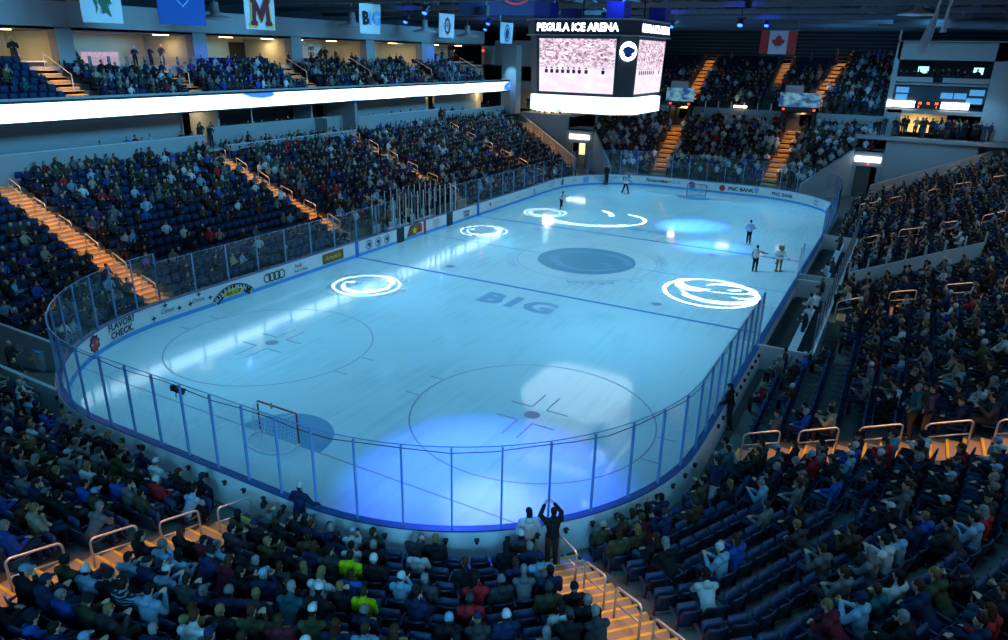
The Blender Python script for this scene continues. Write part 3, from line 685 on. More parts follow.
def faraisle(fn, x0, n, z0, rr, label, wd=1.3, op=9):
    root = empty('aisle_stairs'); tag(root, label, 'stairs'); mb = MB(); mn = MB()
    for i in range(2*n):
        x = x0+.4*i; y = fn(x); z = z0+rr/2*(i+1); mb.box((x, y-wd/2, z-1.2), (x+.402, y+wd/2, z)); mn.box((x-.004, y-wd/2, z-.03), (x+.06, y+wd/2, z+.004))
    mb.build('step', M['step'], root); mn.build('nosing', M['nose'], root)
    L_ = .8*n; p = (x0, fn(x0)); q = (x0+L_, fn(x0+L_)); u = unit(q[0]-p[0], q[1]-p[1])
    orange(p, u, 0, L_, z0, z0+rr*n, op, wd)
faraisle(g1, 31.4, 11, .75, .4, 'warm lit stairs left of the goal in the lower far stand', 1.5); faraisle(g2, 31.4, 12, .75, .4, 'warm lit stairs right of the goal in the lower far stand', 1.5)
faraisle(u1, 41.3, 13, 7.1, .405, 'warm lit stairs behind the scoreboard edge in the upper far stand'); faraisle(u2, 41.3, 13, 7.1, .405, 'long warm lit stairs rising to the roof at the upper far right', 1.5, 10)
faraisle(lambda x: -3.0, 46.0, 7, 9.4, .405, 'warm lit stairs below the flag in the upper far stand', 1.1, 7)
# mid wall of the far stand with glass rail on top
mb = MB(); mb.box((40.9, -5.0, 5.3), (41.25, 5.0, 7.5)); mb.box((40.9, 7.0, 5.3), (41.25, 16, 7.5)); mb.box((40.9, -14.4, 5.3), (41.25, -8.0, 7.5)); struct('wall_far_middle', mb, M['wall'])
root = empty('glass_guardrail'); tag(root, 'glass guard rail with short white posts on the far middle wall', 'guardrail')
mb = MB(); mb.box((41.0, -5, 7.52), (41.02, 5, 8.15)); mb.build('glass_pane', M['glass'], root)
for y in np.linspace(-4.9, 4.9, 8):
    mb = MB(); mb.box((40.98, y-.05, 7.5), (41.06, y+.05, 8.2)); mb.build('post', M['rail'], root)
for y, wd, lb in ((6.0, 1.9, 'left'), (-6.5, 2.8, 'right')):
    # vomitory portal: side walls, lintel with sign panel, warm lit passage
    mb = MB(); y0, y1 = y-wd/2, y+wd/2
    mb.box((39.4, y0-.25, 5.0), (42, y0, 8.2)); mb.box((39.4, y1, 5.0), (42, y1+.25, 8.2)); mb.box((39.4, y0-.25, 7.6), (42, y1+.25, 8.2)); mb.box((42, y0, 5.0), (42.2, y1, 7.6))
    struct('wall_portal', mb, M['dark'])
    mb = MB(); mb.box((39.25, y0-.6, 8.1), (39.38, y1+.6, 9.5)); o = mb.build('sign_panel', M['panel']); tag(o, f'blue lit sign panel over the {lb} passage of the far stand', 'sign')
    for q in (y0-.1, y1+.1):
        mb = MB(); mb.box((39.3, q-.1, 7.75), (39.38, q+.1, 7.92)); o = mb.build('exit_light', M['exit']); tag(o, f'small red exit light over the {lb} side far passage, {"left" if q > y else "right"} end', 'exit sign')
    area('passage_light', (41.5, y, 7.4), .8, 60 if lb == 'left' else 15, (1, .72, .32))
for y, z, a, lb in ((6.6, 9.8, 1.0, 'left'), (-5.6, 9.8, .9, 'right')):
    mb = MB(); mb.box((40.9, y-a, z-.35), (41, y+a, z+.35)); o = mb.build('sign_panel', mat('pink_sign', (.55, .4, .45), .6)); tag(o, f'small pale pink sign board above the {lb} far passage sign', 'sign')
mb = MB(); mb.box((40.8, -1.0, 7.66), (40.88, .4, 7.86)); o = mb.build('lamp_strip', M['warm']); tag(o, 'short warm strip lamp on the far middle wall', 'lamp')
# back wall of the upper far stand: dark horizontal louvres
mb = MB(); mb.box((53.9, -30, -.02), (54.2, 34, 18)); struct('wall_far', mb, M['ceil'])
mb = MB()
for i in range(12): mb.box((52.2+.1*i, -26, 12.6+i*.4), (53.9, 26, 12.72+i*.4))
struct('trim_1', mb, M['truss'])
# ---------------- corner tunnels at the far end
for sgn, nm in ((1, 'left'), (-1, 'right')):
    ya, yb = (14.9, 18.5) if sgn > 0 else (12.6, 15.2)
    mb = MB(); X = 36.8
    mb.box((X, min(sgn*ya, sgn*yb), 3.0), (X+.3, max(sgn*ya, sgn*yb), 4.55))
    mb.box((X, sgn*ya if sgn > 0 else -yb, -.02), (X+.3, (ya+.9)*sgn if sgn > 0 else -yb+.35, 3.0)); mb.box((X, (yb-.9)*sgn if sgn > 0 else -ya-.35, -.02), (X+.3, yb*sgn if sgn > 0 else -ya, 3.0))
    mb.box((X, min(sgn*ya, sgn*yb), 4.4), (X+4, max(sgn*ya, sgn*yb), 4.55)); mb.box((X+4, min(sgn*ya, sgn*yb), -.02), (X+4.2, max(sgn*ya, sgn*yb), 4.5))
    a0 = (30.9, sgn*(10.5 if sgn > 0 else 8.9)); a1 = (X, sgn*ya)
    mb.wall(a0, a1, -.02, 1.6, .2*(-sgn), None, 4.55)
    u, p0 = DIA; e0 = (p0[0]+.3, sgn*(p0[1]-.4)); e1 = (p0[0]+.3+u.x*13.6, sgn*(p0[1]-.4+u.y*13.6))
    m_ = .32; em = (p0[0]+.3+u.x*13.6*m_, sgn*(p0[1]-.4+u.y*13.6*m_))
    mb.wall(e0, e1, -.02, 2.0, .2*(-sgn), None, 5.9)
    mb.wall(e1, (X+.5, sgn*yb), -.02, 5.9, .2, None, 5.9)
    mb.box((e1[0]-.2, min(e1[1], sgn*yb), 5.7), (50, max(e1[1], sgn*yb), 5.86))
    struct(f'wall_tunnel_{nm}', mb, M['wall'])
    mb = MB(); yc = sgn*(ya+yb)/2; hw = 1.25 if sgn > 0 else 1.15
    mb.box((X-.12, yc-hw, 3.45), (X-.02, yc+hw, 3.95)); o = mb.build('lit_sign', M['signw']); tag(o, f'blank white lit sign over the far {nm} corner tunnel', 'sign')
    mb = MB(); mb.box((X-.05, yc-.2, 3.15), (X-.01, yc-.05, 3.25)); o = mb.build('exit_light', M['exit']) if sgn < 0 else None
    if o and sgn < 0: tag(o, 'tiny red exit light under the far right tunnel sign', 'exit sign')
    if sgn > 0:
        mb = MB(); mb.box((X+2.2, yc-.9, 1.4), (X+2.3, yc+.9, 2.8)); o = mb.build('lit_window', mat('warm_window', (1, .75, .35), .5, emit=1.6)); tag(o, 'small warm lit window inside the far left tunnel', 'window')
# ---------------- near left tunnel walls
mb = MB(); e = (T0[0]+TU.x*14, T0[1]+TU.y*14); mb.wall(T0, e, -.02, 1.05, .15, None, 4.9)
e2 = (T1[0]+TU.x*14, T1[1]+TU.y*14); mb.wall(T1, (T1[0]+TU.x*3, T1[1]+TU.y*3), -.02, 1.25, -.15, None, 1.9); mb.wall((T1[0]+TU.x*3, T1[1]+TU.y*3), e2, -.02, 1.9, -.15, None, 6.3)
struct('wall_near_tunnel', mb, M['wall'])
# ================================================================ LONG SIDES: parapets, concourse, ribbon board, upper rows, suites
def side_build(sg):
    Y = lambda y: sg*y
    def bx(mb, x0, x1, y0, y1, z0, z1): mb.box((x0, min(Y(y0), Y(y1)), z0), (x1, max(Y(y0), Y(y1)), z1))
    nm = 'left' if sg > 0 else 'right'; XE = 37.5
    mb = MB()
    segs = [(-44, -6.9, 6.7), (9.9, 22.9, 6.95), (24.3, XE+.5, 6.6)]
    for a, b, zt in segs: bx(mb, a, b, 27.15, 27.35, -.02, zt)
    bx(mb, -5.3, 9.3, 26.9, 27.1, -.02, 5.85)
    struct(f'wall_{nm}_parapet', mb, M['wall'])
    mb = MB(); caps = segs+[(-5.3, 9.3, 5.85)]
    for a, b, zt in caps: bx(mb, a, b, 27.1 if zt > 6 else 26.85, 27.4 if zt > 6 else 27.15, zt, zt+.06)
    struct('trim_2', mb, M['banner'])
    mb = MB(); bx(mb, -5.3, 9.6, 28.7, 28.9, 4.9, 7.05); bx(mb, 6.0, 6.2, 27.3, 28.9, 4.9, 7.05); bx(mb, -5.3, 9.6, 27.1, 28.8, 4.7, 4.95); struct(f'wall_{nm}_suite_front', mb, M['wall'])
    mb = MB(); bx(mb, -44, -5.3, 27.3, 33, 5.5, 5.7); bx(mb, 9.9, XE, 27.3, 33, 5.5, 5.7); bx(mb, -5.3, 9.6, 28.8, 33, 5.7, 5.9)
    # back walls of concourse/suites
    bx(mb, -44, -6.2, 30.4, 30.6, 5.6, 8.7); bx(mb, 10.2, 25.3, 30.4, 30.6, 5.6, 8.7); bx(mb, 26.9, XE, 30.4, 30.6, 5.6, 8.7)
    bx(mb, -4.2, -4.0, 28.9, 32, 5.9, 8.7); bx(mb, 5.8, 6.0, 28.9, 31, 5.9, 8.7); bx(mb, 9.6, 9.9, 27.2, 31, 5.7, 8.7); bx(mb, -6.3, -6.1, 30.4, 33, 5.6, 8.7)
    struct(f'wall_{nm}_concourse', mb, M['wall'])
    mb = MB(); bx(mb, -6.2, -4.1, 33, 33.2, 5.6, 8.7); bx(mb, 25.3, 26.9, 31.2, 31.4, 5.6, 8.7); bx(mb, 10.0, 10.25, 30, 30.4, 5.6, 8.7); bx(mb, XE-1.7, XE, 30.35, 30.42, 5.7, 8.7); struct(f'wall_{nm}_lit_niche', mb, M['wallw'])
    for x in (-5.2, 26.1, XE-1.5): area('niche_light', (x, Y(31.2 if x < 30 else 29.8), 8.4), .6, 45, (1, .75, .38))
    mb = MB(); bx(mb, -4.0, 9.6, 31.8, 32, 5.9, 8.7); struct(f'wall_{nm}_suite_back', mb, M['ceil'])
    mb = MB()
    for x in (-.9, 5.75): bx(mb, x-.06, x+.06, 28.8, 28.9, 7.05, 8.6)
    bx(mb, -4.1, 5.8, 28.83, 28.86, 7.05, 8.6); struct('trim_3', mb, M['ceil']) if False else struct('trim_3', MB().box((-.96, min(Y(28.8), Y(28.9)), 7.05), (-.84, max(Y(28.8), Y(28.9)), 8.6)), M['rail'])
    # slab with ribbon board
    ry = 26.4 if sg > 0 else 25.2
    mb = MB(); bx(mb, -44, XE, ry+.15, 31.5, 8.62, 8.85); bx(mb, -44, XE, ry+.08, ry+.3, 8.4, 9.75); struct(f'wall_{nm}_slab', mb, M['wall'])
    mb = MB(); bx(mb, -44, XE, ry-.02, ry+.06, 9.48, 9.62); bx(mb, -44, XE, ry-.02, ry+.06, 8.38, 8.5); struct('trim_4', mb, M['dark'])
    mb = MB(); bx(mb, -44, XE-.2, ry-.04, ry+.04, 8.5, 9.48); o = mb.build('ribbon_board', M['ribbon']); tag(o, f'long glowing white ribbon display along the {nm} upper deck', 'display board')
    # upper rows
    mb = MB(); ups = []
    gaps = [-15.2, -6.8, 4.9, 13.2, 23.3, 33.0] if sg > 0 else [-20, -5, 10, 25]
    for k in range(6):
        y0 = ry+.35+.8*k; z = 9.2+.38*k; bx(mb, -44, XE-3, y0, y0+.802, 8.7, z)
        x = -43.5
        while x < XE-3.6:
            if not any(abs(x-g-.25*k*0) < .95 for g in gaps) and not (-12.6 < x < -3.9 and k > 3): ups.append((x, Y(y0+.45), z, k))
            x += .54
    struct('seating_tier', mb, M['conc'])
    if sg > 0:
        for j, x in enumerate(gaps):
            if not (-36 < x < 36): continue
            root = empty('aisle_stairs'); tag(root, f'short warm lit upper deck stairs, {ordn(j+1)} along the left side from the near end', 'stairs')
            mb = MB(); mn = MB()
            for i in range(12):
                y = ry+.35+.4*i; z = 9.2+.19*(i-1)
                bx(mb, x-.75, x+.75, y, y+.402, z-.6, z+.19); bx(mn, x-.75, x+.75, y-.004, y+.05, z+.165, z+.195)
            mb.build('step', M['step'], root); mn.build('nosing', M['nose'], root)
            orange((x, ry+.35), (0, 1), 0, 4.8, 9.3, 11.4, 16 if j == 0 else 5, 1.1, 1.5)
            for y in (ry+1.9, ):
                h = empty('handrail'); tag(h, f'slanted handrail on upper deck stairs number {ordn(j+1)} from the near end', 'handrail', 'upper deck handrails')
                mb = MB(); mb.tube([(x+.1, y, 9.9), (x+.1, y, 10.9), (x+.1, y+2.6, 12.1), (x+.1, y+2.6, 11.2)], .03, 6); mb.build('rail_frame', M['rail'], h)
    # cross wall, columns, header, back wall of the upper suites
    mb = MB(); bx(mb, -44, XE+14, 31.0, 31.4, 13.5, 15.15); bx(mb, -44, XE+14, 31.0, 31.4, 8.6, 11.3)
    cols = [(-14.1, -13.0), (-3.9, -2.7), (6.1, 7.4), (16.1, 17.4), (25.4, 27.8)] if sg > 0 else [(-30, -29), (-15, -14), (0, 1), (15, 16), (28, 29)]
    for a, b in cols: bx(mb, a, b, 30.9, 31.7, 11.2, 13.6)
    bx(mb, 38.9 if sg > 0 else 36, XE+14, 31, 31.4, 8.6, 15.15)
    bx(mb, -44, XE+14, 31.0, 37, 13.5, 13.65); bx(mb, -44, XE+14, 31.0, 37, 10.9, 11.1)
    struct(f'wall_{nm}', mb, M['wall'])
    mb = MB(); bx(mb, -44, XE+2, 36.8, 37, 11, 13.5)
    for a, b in cols: bx(mb, a+.1, a+.25, 31.7, 36.8, 11.1, 13.4)
    struct(f'wall_{nm}_suites_back', mb, M['wallw'])
    return ups
UP_L = side_build(1); UP_R = side_build(-1)
for i, (x, p_) in enumerate(((-19.5, 90), (-16.2, 90), (-5.0, 60), (1.0, 22), (5.4, 70), (9.0, 110), (13.5, 90), (19, 150), (23, 110), (31, 70), (36, 45))):
    root = empty('ceiling_lamp', (x, 33, 13.4)); tag(root, f'small warm strip lamp in the left upper suites, {ordn(i+1)} from the near end', 'lamp')
    mb = MB(); mb.box((-.6, -.12, 0), (.6, .12, .06)); mb.build('diffuser', M['warm'], root); mb = MB(); mb.box((-.64, -.15, .05), (.64, .15, .1)); mb.build('housing', M['dark'], root)
    area('suite_light', (x, 33.6, 13.2), .8, p_*.45, (1, .76, .4))
# left upper suites: doorway, mural, tv, white table bar
mb = MB(); mb.box((4.5, 36.7, 11.1), (6.3, 36.79, 13.1)); struct('door_1', mb, M['text_dark'])
mb = MB(); mb.box((31.3, 36.7, 11.1), (33.0, 36.79, 13.1)); struct('door_3', mb, M['text_dark'])
root = empty('wall_mural', (17.9, 36.72, 12.4)); tag(root, 'white wall mural with black sweeping stripes in the lit suite', 'mural')
mb = MB(); mb.box((-5.1, 0, -1.1), (4.2, .05, 1.05)); mb.build('panel', M['banner'], root)
mb = MB(); f_ = lambda x, y: (x, -.01, y)
arcband(mb, f_, 1.0, 1.5, 0, 180, 24, -.6, -1.0, 1.4, 1.1); arcband(mb, f_, .2, .6, 0, 180, 20, -.6, -1.0, 1.5, 1.2)
for z in (-.7, -.2, .3): text_mb('1855', .45, lambda x, y: (x-3.3, -.01, y+z), mb, bold=.04)
mb.build('stripes', M['text_dark'], root)
mb = MB(); mb.box((28.5, 36.6, 13.05), (29.9, 36.7, 13.45)); o = mb.build('wall_tv', M['tvglow']); tag(o, 'small wall television in the bright left suite', 'television')
for x0, x1, j in ((-22, -14.6, 1), (-2.4, 4.2, 2), (8.3, 15.8, 3), (28.5, 37, 4)):
    root = empty('bar_counter'); tag(root, f'white topped drink rail behind the upper deck seats, {ordn(j)} from the near end', 'counter')
    mb = MB(); mb.box((x0, 31.45, 11.55), (x1, 31.9, 11.62)); mb.build('counter_top', M['banner'], root); mb = MB(); mb.box((x0+.1, 31.5, 11.05), (x1-.1, 31.6, 11.55)); mb.build('front_panel', M['dark'], root)
# loge with glass posts and small table screens (second bay)
root = empty('loge_guardrail'); tag(root, 'glass rail with white posts in front of the blue lit second suite', 'guardrail')
mb = MB(); mb.box((-12.4, 30.7, 10.75), (-3.9, 30.95, 11.35)); mb.build('curb', M['wall'], root)
for x in np.linspace(-12.2, -4.2, 7): mb = MB(); mb.box((x-.09, 30.75, 11.3), (x+.09, 30.83, 11.95)); mb.build('post', M['wall'], root)
mb = MB(); mb.box((-12.2, 30.72, 11.4), (-4.2, 30.74, 11.9)); mb.build('glass_pane', M['glass'], root)
mb = MB(); mb.box((-12.2, 31.6, 11.35), (-9.6, 31.7, 12.2)); o = mb.build('display_case', mat('pink_case', (.9, .5, .55), .5, emit=.5, noise=.9, scale=7)); tag(o, 'pinkish lit display case in the second upper suite', 'display case')
mb = MB(); mb.box((-1.3, 36.6, 11.1), (0, 36.75, 13.0)); o = struct('door_2', mb, M['banner'])
area('blue_wash', (-7.5, 33, 13.0), .8, 60, (.08, .12, 1)); area('blue_wash', (-3.2, 29.5, 13), .5, 45, (.05, .1, 1)); area('blue_wash', (27.4, 30, 13.3), .5, 35, (.05, .1, 1))
mb = MB(); mb.box((38.3, 30.85, 12.85), (38.6, 30.98, 13.05)); o = mb.build('exit_light', M['exit']); tag(o, 'red exit light above the last left upper suite', 'exit sign')
# far left corner: column, warm opening, screens
mb = MB(); mb.box((37.3, 25.6, 5.8), (38.6, 27.6, 13.6)); mb.box((41.5, 18, 8.5), (41.9, 27, 9.2)); mb.box((41.5, 18, 9.2), (46, 31, 9.4)); mb.box((41.5, 17, 11.2), (41.9, 31, 14.2)); mb.box((45.8, 16, 5.8), (46, 31, 9.3)); mb.box((40, 15.9, 5.0), (53, 16.2, 13))
struct('wall_far_left', mb, M['wall'])
mb = MB(); mb.box((45.6, 17, 5.86), (45.75, 27.5, 9.2)); struct('wall_far_left_lit', mb, M['wallw']); area('corner_light', (43.5, 23.5, 8.4), 1.2, 330, (1, .72, .34))
for i, (y, z) in enumerate(((22.8, 10.4), (22.7, 9.55))):
    mb = MB(); mb.box((41.3, y-.35, z-.3), (41.42, y+.35, z+.3)); o = mb.build('monitor', M['tvglow']); tag(o, f'small glowing monitor on the far left corner, {"upper" if i == 0 else "lower"} of the two', 'monitor')
# far right suite block
XR = 40
mb = MB(); yL, yR = -14.6, -22.6
mb.box((XR, -26, 12.9), (XR+.4, yL, 14.5)); mb.box((XR, yL-.25, 8.3), (XR+.4, yL, 14.5)); mb.box((XR, -26, 5.8), (XR+.4, yR, 14.5)); mb.box((XR, yR, 8.0), (XR+.4, yL, 8.3))
mb.box((XR+.4, -26, 8.2), (47, yL, 8.4)); mb.box((XR+.2, -18.0, 10.9), (XR+.5, yL, 11.35)); mb.box((XR+.2, yR, 10.9), (XR+.5, -18.8, 11.35)); mb.box((XR+.5, -26, 10.6), (47, yL, 10.8))
mb.box((XR, yL-1.3, 5.8), (XR+.4, yL, 8.3)); mb.box((40, -14.6, 5.0), (54, -14.4, 15.5)); mb.box((XR, -26, 14.4), (54, -14.4, 14.6)); mb.box((XR, -31, 5.8), (XR+.2, -26, 14.5)); mb.box((36.8, -31, 5.6), (50, -12.6, 5.86)) 
mb.box((37.2, -22.8, 2.2), (37.4, -15.2, 5.9)); struct('wall_far_right', mb, M['wall'])
mb = MB(); mb.box((46.8, -26, 8.4), (47, yL, 14.4)); struct('wall_far_right_back', mb, M['ceil'])
mb = MB(); mb.box((45.0, -20, 5.86), (45.2, -14.6, 8.2)); struct('wall_far_right_lit', mb, M['wallw']); area('corner_light', (42.6, -17.5, 7.9), 1.2, 330, (1, .72, .34))
for i, (a, b) in enumerate(((-14.5, -16.9), (-19.1, -21.4))):
    mb = MB(); mb.box((XR-.15, b, 8.55), (XR-.03, a, 9.15)); o = mb.build('lit_sign', M['signw']); tag(o, f'white lit sign panel on the far right suites, {"left" if i == 0 else "right"} of the red digits', 'sign')
root = empty('game_clock', (XR-.12, -18.0, 8.85)); tag(root, 'black clock panel with orange red digits between two white signs', 'clock')
mb = MB(); mb.box((0, -1.05, -.35), (.1, 1.05, .35)); mb.build('case', M['text_dark'], root)
mb = MB(); mk = lambda y0, z0: (lambda x, y: (-.012, y0-x, z0+y))
text_mb('10', .34, mk(.7, .13), mb, bold=.02); text_mb('12', .3, mk(0, .13), mb, bold=.02); text_mb('10', .34, mk(-.7, .13), mb, bold=.02); text_mb('2', .3, mk(.75, -.2), mb, bold=.02); text_mb('1', .3, mk(-.75, -.2), mb, bold=.02); mb.build('digits', mat('orange_digits', (1, .16, .03), .5, emit=3), root)
for i, (y, z, wd) in enumerate(((-17.0, 12.0, .9), (-21.6, 12.0, .8))):
    mb = MB(); mb.box((XR+2, y-wd/2, z-.3), (XR+2.1, y+wd/2, z+.3)); o = mb.build('wall_tv', M['tvglow']); tag(o, f'glowing television in the far right press box, {"left" if i == 0 else "right"} one', 'television')
for i, (y, z, wd) in enumerate(((-15.6, 10.15, 1.1), (-15.6, 9.5, 1.0), (-19.4, 9.75, 1.0), (-20.5, 9.75, 1.0), (-21.8, 10.1, 1.2), (-21.7, 9.35, 1.3))):
    mb = MB(); mb.box((XR-.02, y-wd/2, z-.26), (XR+.06, y+wd/2, z+.26)); o = mb.build('sponsor_panel', mat('sponsor_blue', (.12, .45, .85), .5, emit=.55, noise=.7, scale=3)); tag(o, f'blue lit panel below the press box rail, {ordn(i+1)} from its left end', 'sign', 'lit panels below the press box')
mb = MB(); mb.box((XR+.05, yR, 9.15), (XR+.35, yL-.3, 10.5)); struct('wall_far_right_rail', mb, M['ceil'])
spot('blue_wash_light', (36, -21, 12), (40, -23.2, 7.5), 900, (.2, .6, 1), 40, 1); spot('blue_wash_light', (35, 26, 12.8), (38, 26.4, 9.0), 1200, (.2, .6, 1), 40, 1)
# white banners hanging at upper right, close to the camera side
# ================================================================ CEILING
mb = MB(); mb.box((-60, -48, 18.6), (62, 48, 18.9)); struct('ceiling', mb, M['ceil'])
mb = MB(); mb.box((-60, 37, -.02), (62, 37.3, 18.6)); struct('wall_left_outer', mb, M['ceil'])
mb = MB(); mb.box((-60, -37.3, -.02), (62, -37, 18.6)); struct('wall_right_outer', mb, M['ceil'])
for i, x in enumerate(range(-24, 55, 8)):
    mb = MB(); zb, zt = 15.9, 18.0; P_ = 12; ys = np.linspace(-36, 36, P_*2+1)
    def ch(z, s_=.16): mb.box((x-s_, -36, z-s_), (x+s_, 36, z+s_))
    ch(zb); ch(zt)
    for j in range(P_*2):
        a = (x, ys[j], zb if j % 2 == 0 else zt); b = (x, ys[j+1], zt if j % 2 == 0 else zb); mb.tube([a, b], .1, 4)
    struct('beam_truss', mb, M['truss'])
for i, y in enumerate(range(-33, 37, 6)):
    mb = MB(); mb.box((-40, y-.08, 17.7), (54, y+.08, 18.1)); mb.box((-40, y-.2, 18.1), (54, y+.2, 18.16)); struct('beam_joist', mb, M['truss'])
for x in range(-28, 54, 4):
    mb = MB(); mb.box((x-.1, -36, 18.2), (x+.1, 36, 18.6)); struct('beam_joist', mb, M['truss'])
# unlit high-bay lamps along the left
for i, (px_, X_, Y_, Z_) in enumerate(((0, 9.6, 27, 14.6), (1, 20.5, 27, 14.5), (2, 28.5, 27, 14.3), (3, -4.9, 27, 14.5), (4, -14, 27, 15.0), (5, 26, -12, 16.3), (6, 19, -14, 16.1), (7, 16, -16, 15.6), (8, -4.5, -22.0, 14.6))):
    root = empty('high_bay_lamp', (X_, Y_, Z_)); tag(root, f'unlit high bay lamp with wide white reflector, {ordn(i+1)} of those under the roof', 'lamp', 'high bay lamps')
    mb = MB(); mb.tube([(0, 0, 0), (0, 0, .08), (0, 0, .3), (0, 0, .55)], [1.25, 1.2, .35, .3], 20); mb.build('reflector', M['banner'], root, True)
    mb = MB(); mb.tube([(0, 0, .55), (0, 0, 1.1)], .28, 12); mb.tube([(0, 0, 1.1), (0, 0, 18.62-Z_)], .04, 6); mb.build('housing', M['wall'], root)
# blue lit moving heads on the trusses
for i, (x, y, z) in enumerate(((8, -6.3, 15.0), (16, 0.6, 15.2), (0, 3.2, 15.0), (24, -5, 15.6), (16, 17, 15.4), (8, 20, 15.2), (24, 22, 15.2), (32, 13, 15.5), (0, 12.5, 15.4))):
    root = empty('moving_head_lamp', (x, y, z)); tag(root, f'small stage lamp with glowing blue lens on the roof trusses, {ordn(i+1)}', 'stage lamp', 'blue stage lamps'); root['label'] = 'small stage lamp with glowing blue lens on the roof trusses'
    mb = MB(); mb.tube([(0, 0, 0), (-.2, 0, -.35)], [.16, .2], 12); mb.box((-.15, -.25, 0), (.15, .25, .12)); mb.tube([(0, 0, .1), (0, 0, 18.62-z)], .03, 6); mb.build('body', M['dark'], root)
    mb = MB(); mb.tube([(-.2, 0, -.35), (-.215, 0, -.375)], [.17, .16], 12); mb.build('lens', M['bluelamp'], root)
    if i < 7: spot('blue_truss_light', (x-2.5, y, z-.3), (x, y, 16.6), 260, BL, 70, 1)
# air duct above the far right
mb = MB(); mb.tube([(20, -22, 15.2), (34, -13, 16.0)], .35, 12); o = mb.build('air_duct', M['truss'], None, True); tag(o, 'grey round air duct sloping under the far right roof', 'duct')
# ================================================================ SCOREBOARD
SB = empty('scoreboard', (.6, .3, 0)); tag(SB, 'big hanging scoreboard with video screens and lettered top ring', 'scoreboard')
A_, B_ = 2.45, 3.35      # half screen width, face distance
def octo(a, b, z): return [(-b, a, z), (-b, -a, z), (-a, -b, z), (a, -b, z), (b, -a, z), (b, a, z), (a, b, z), (-a, b, z)]
def shell(mb, loops):
    n = 8; o_ = len(mb.v); mb.v += [tuple(p) for l in loops for p in l]
    for j in range(len(loops)-1):
        for i in range(n): mb.f.append((o_+j*n+i, o_+j*n+(i+1) % n, o_+(j+1)*n+(i+1) % n, o_+(j+1)*n+i)); mb.m.append(0)
    mb.f += [tuple(range(o_, o_+n)), tuple(range(o_+(len(loops)-1)*n, o_+len(loops)*n))]; mb.m += [0, 0]
mb = MB(); shell(mb, [octo(A_*1.0, B_*.96, 10.45), octo(A_*1.04, B_, 13.75)]); mb.build('casing', mat('casing_slate', (.045, .06, .085), .5), SB)
mb = MB(); shell(mb, [octo(A_*.93, B_*1.0, 9.5), octo(A_*.93, B_*1.0, 10.38)]); mb.build('lower_led_ring', M['cubeled'], SB)
mb = MB(); shell(mb, [octo(A_*1.06, B_*1.04, 13.72), octo(A_*1.06, B_*1.04, 14.5)]); TR_ = mb.build('top_ring', mat('ring_dark', (.05, .06, .09), .4), SB)
mb = MB(); shell(mb, [octo(A_*1.1, B_*1.07, 13.68), octo(A_*1.1, B_*1.07, 13.74)]); shell(mb, [octo(A_*1.1, B_*1.07, 14.5), octo(A_*1.1, B_*1.07, 14.58)]); mb.build('ring_edge', M['rail'], SB)
def scr(face, name='video_screen'):
    zb, zt = 10.62, 13.52; w0, w1 = A_*.94, A_*.96; f0, f1 = B_*.965+.03, B_*.995+.03
    p = [(-f0, w0, zb), (-f0, -w0, zb), (-f1, -w1, zt), (-f1, w1, zt)]
    rot = Matrix.Rotation(face*math.pi/2, 3, 'Z'); me = bpy.data.meshes.new('video_screen'); me.from_pydata([tuple(rot@Vector(q)) for q in p]+[tuple(rot@Vector((q[0]+.1, q[1], q[2]))) for q in p], [], [(0, 1, 2, 3), (0, 4, 5, 1), (1, 5, 6, 2), (2, 6, 7, 3), (3, 7, 4, 0)])
    uv = me.uv_layers.new(name='UVMap'); 
    for i, c in enumerate([(0, 0), (1, 0), (1, 1), (0, 1)]+[(0, 0)]*16): uv.data[i].uv = c
    me.materials.append(M['screen']); o = link(bpy.data.objects.new(name, me)); o.parent = SB; so = o
    # skaters on the screen picture
    mb = MB(); mw = MB()
    rs = random.Random(face)
    for i in range(9):
        u = .10+.075*i if i < 7 else (.64 if i == 7 else .86)
        def at(x, y, u=u): 
            a = (u+x); b = (.36+y); wv = w0+(w1-w0)*b; return tuple(rot@Vector((-(f0+(f1-f0)*b)-.012, wv*(1-2*a), zb+(zt-zb)*b)))
        poly(mb, at, [(-.02, .0), (.02, .0), (.022, .07), (-.022, .07)]); poly(mb, at, [(-.011, .085), (.011, .085), (.011, .115), (-.011, .115)])
        poly(mw, at, [(-.016, -.12), (-.004, -.12), (-.003, 0), (.016, 0), (.018, -.12), (.005, -.12)][::1])
    mb.build('screen_figures', mat('screen_dark', (.12, .06, .14), .5), so); 
for f in range(4): scr(f)
def face_fn(rotz, z0, d): 
    r_ = Matrix.Rotation(rotz, 3, 'Z'); return lambda x, y: tuple(r_@Vector((-d, -x, z0+y)))
for f in range(4):
    mb = MB(); text_mb('PEGULA ICE ARENA', .56, face_fn(f*math.pi/2, 14.1, B_*1.04+.02), mb, bold=.035, sx=1.0); mb.build('ring_lettering', M['lamp'], TR_)
for f in (0, 2):
    a = f*math.pi/2+math.pi/4; d = 4.14
    fn = face_fn(a, 12.9, d+.06); mb = MB(); mb.add([fn(x, y) for x, y in circ(28, .5)]+[face_fn(a, 12.9, d-.3)(x, y) for x, y in circ(28, .5)], [tuple(range(28))]+[(i, (i+1) % 28, (i+1) % 28+28, i+28) for i in range(28)]); LD_ = mb.build('lion_disc', M['lamp'], SB)
    mb = MB(); fn = face_fn(a, 12.9, d+.08); poly(mb, fn, [(a*.95, b*.95) for a, b in [(-.42, .05), (-.3, .2), (-.05, .3), (.15, .22), (.42, .12), (.38, -.05), (.2, -.12), (.25, -.25), (0, -.35), (-.25, -.28), (-.3, -.1)]]); mb.build('lion_head', M['blue'], LD_)
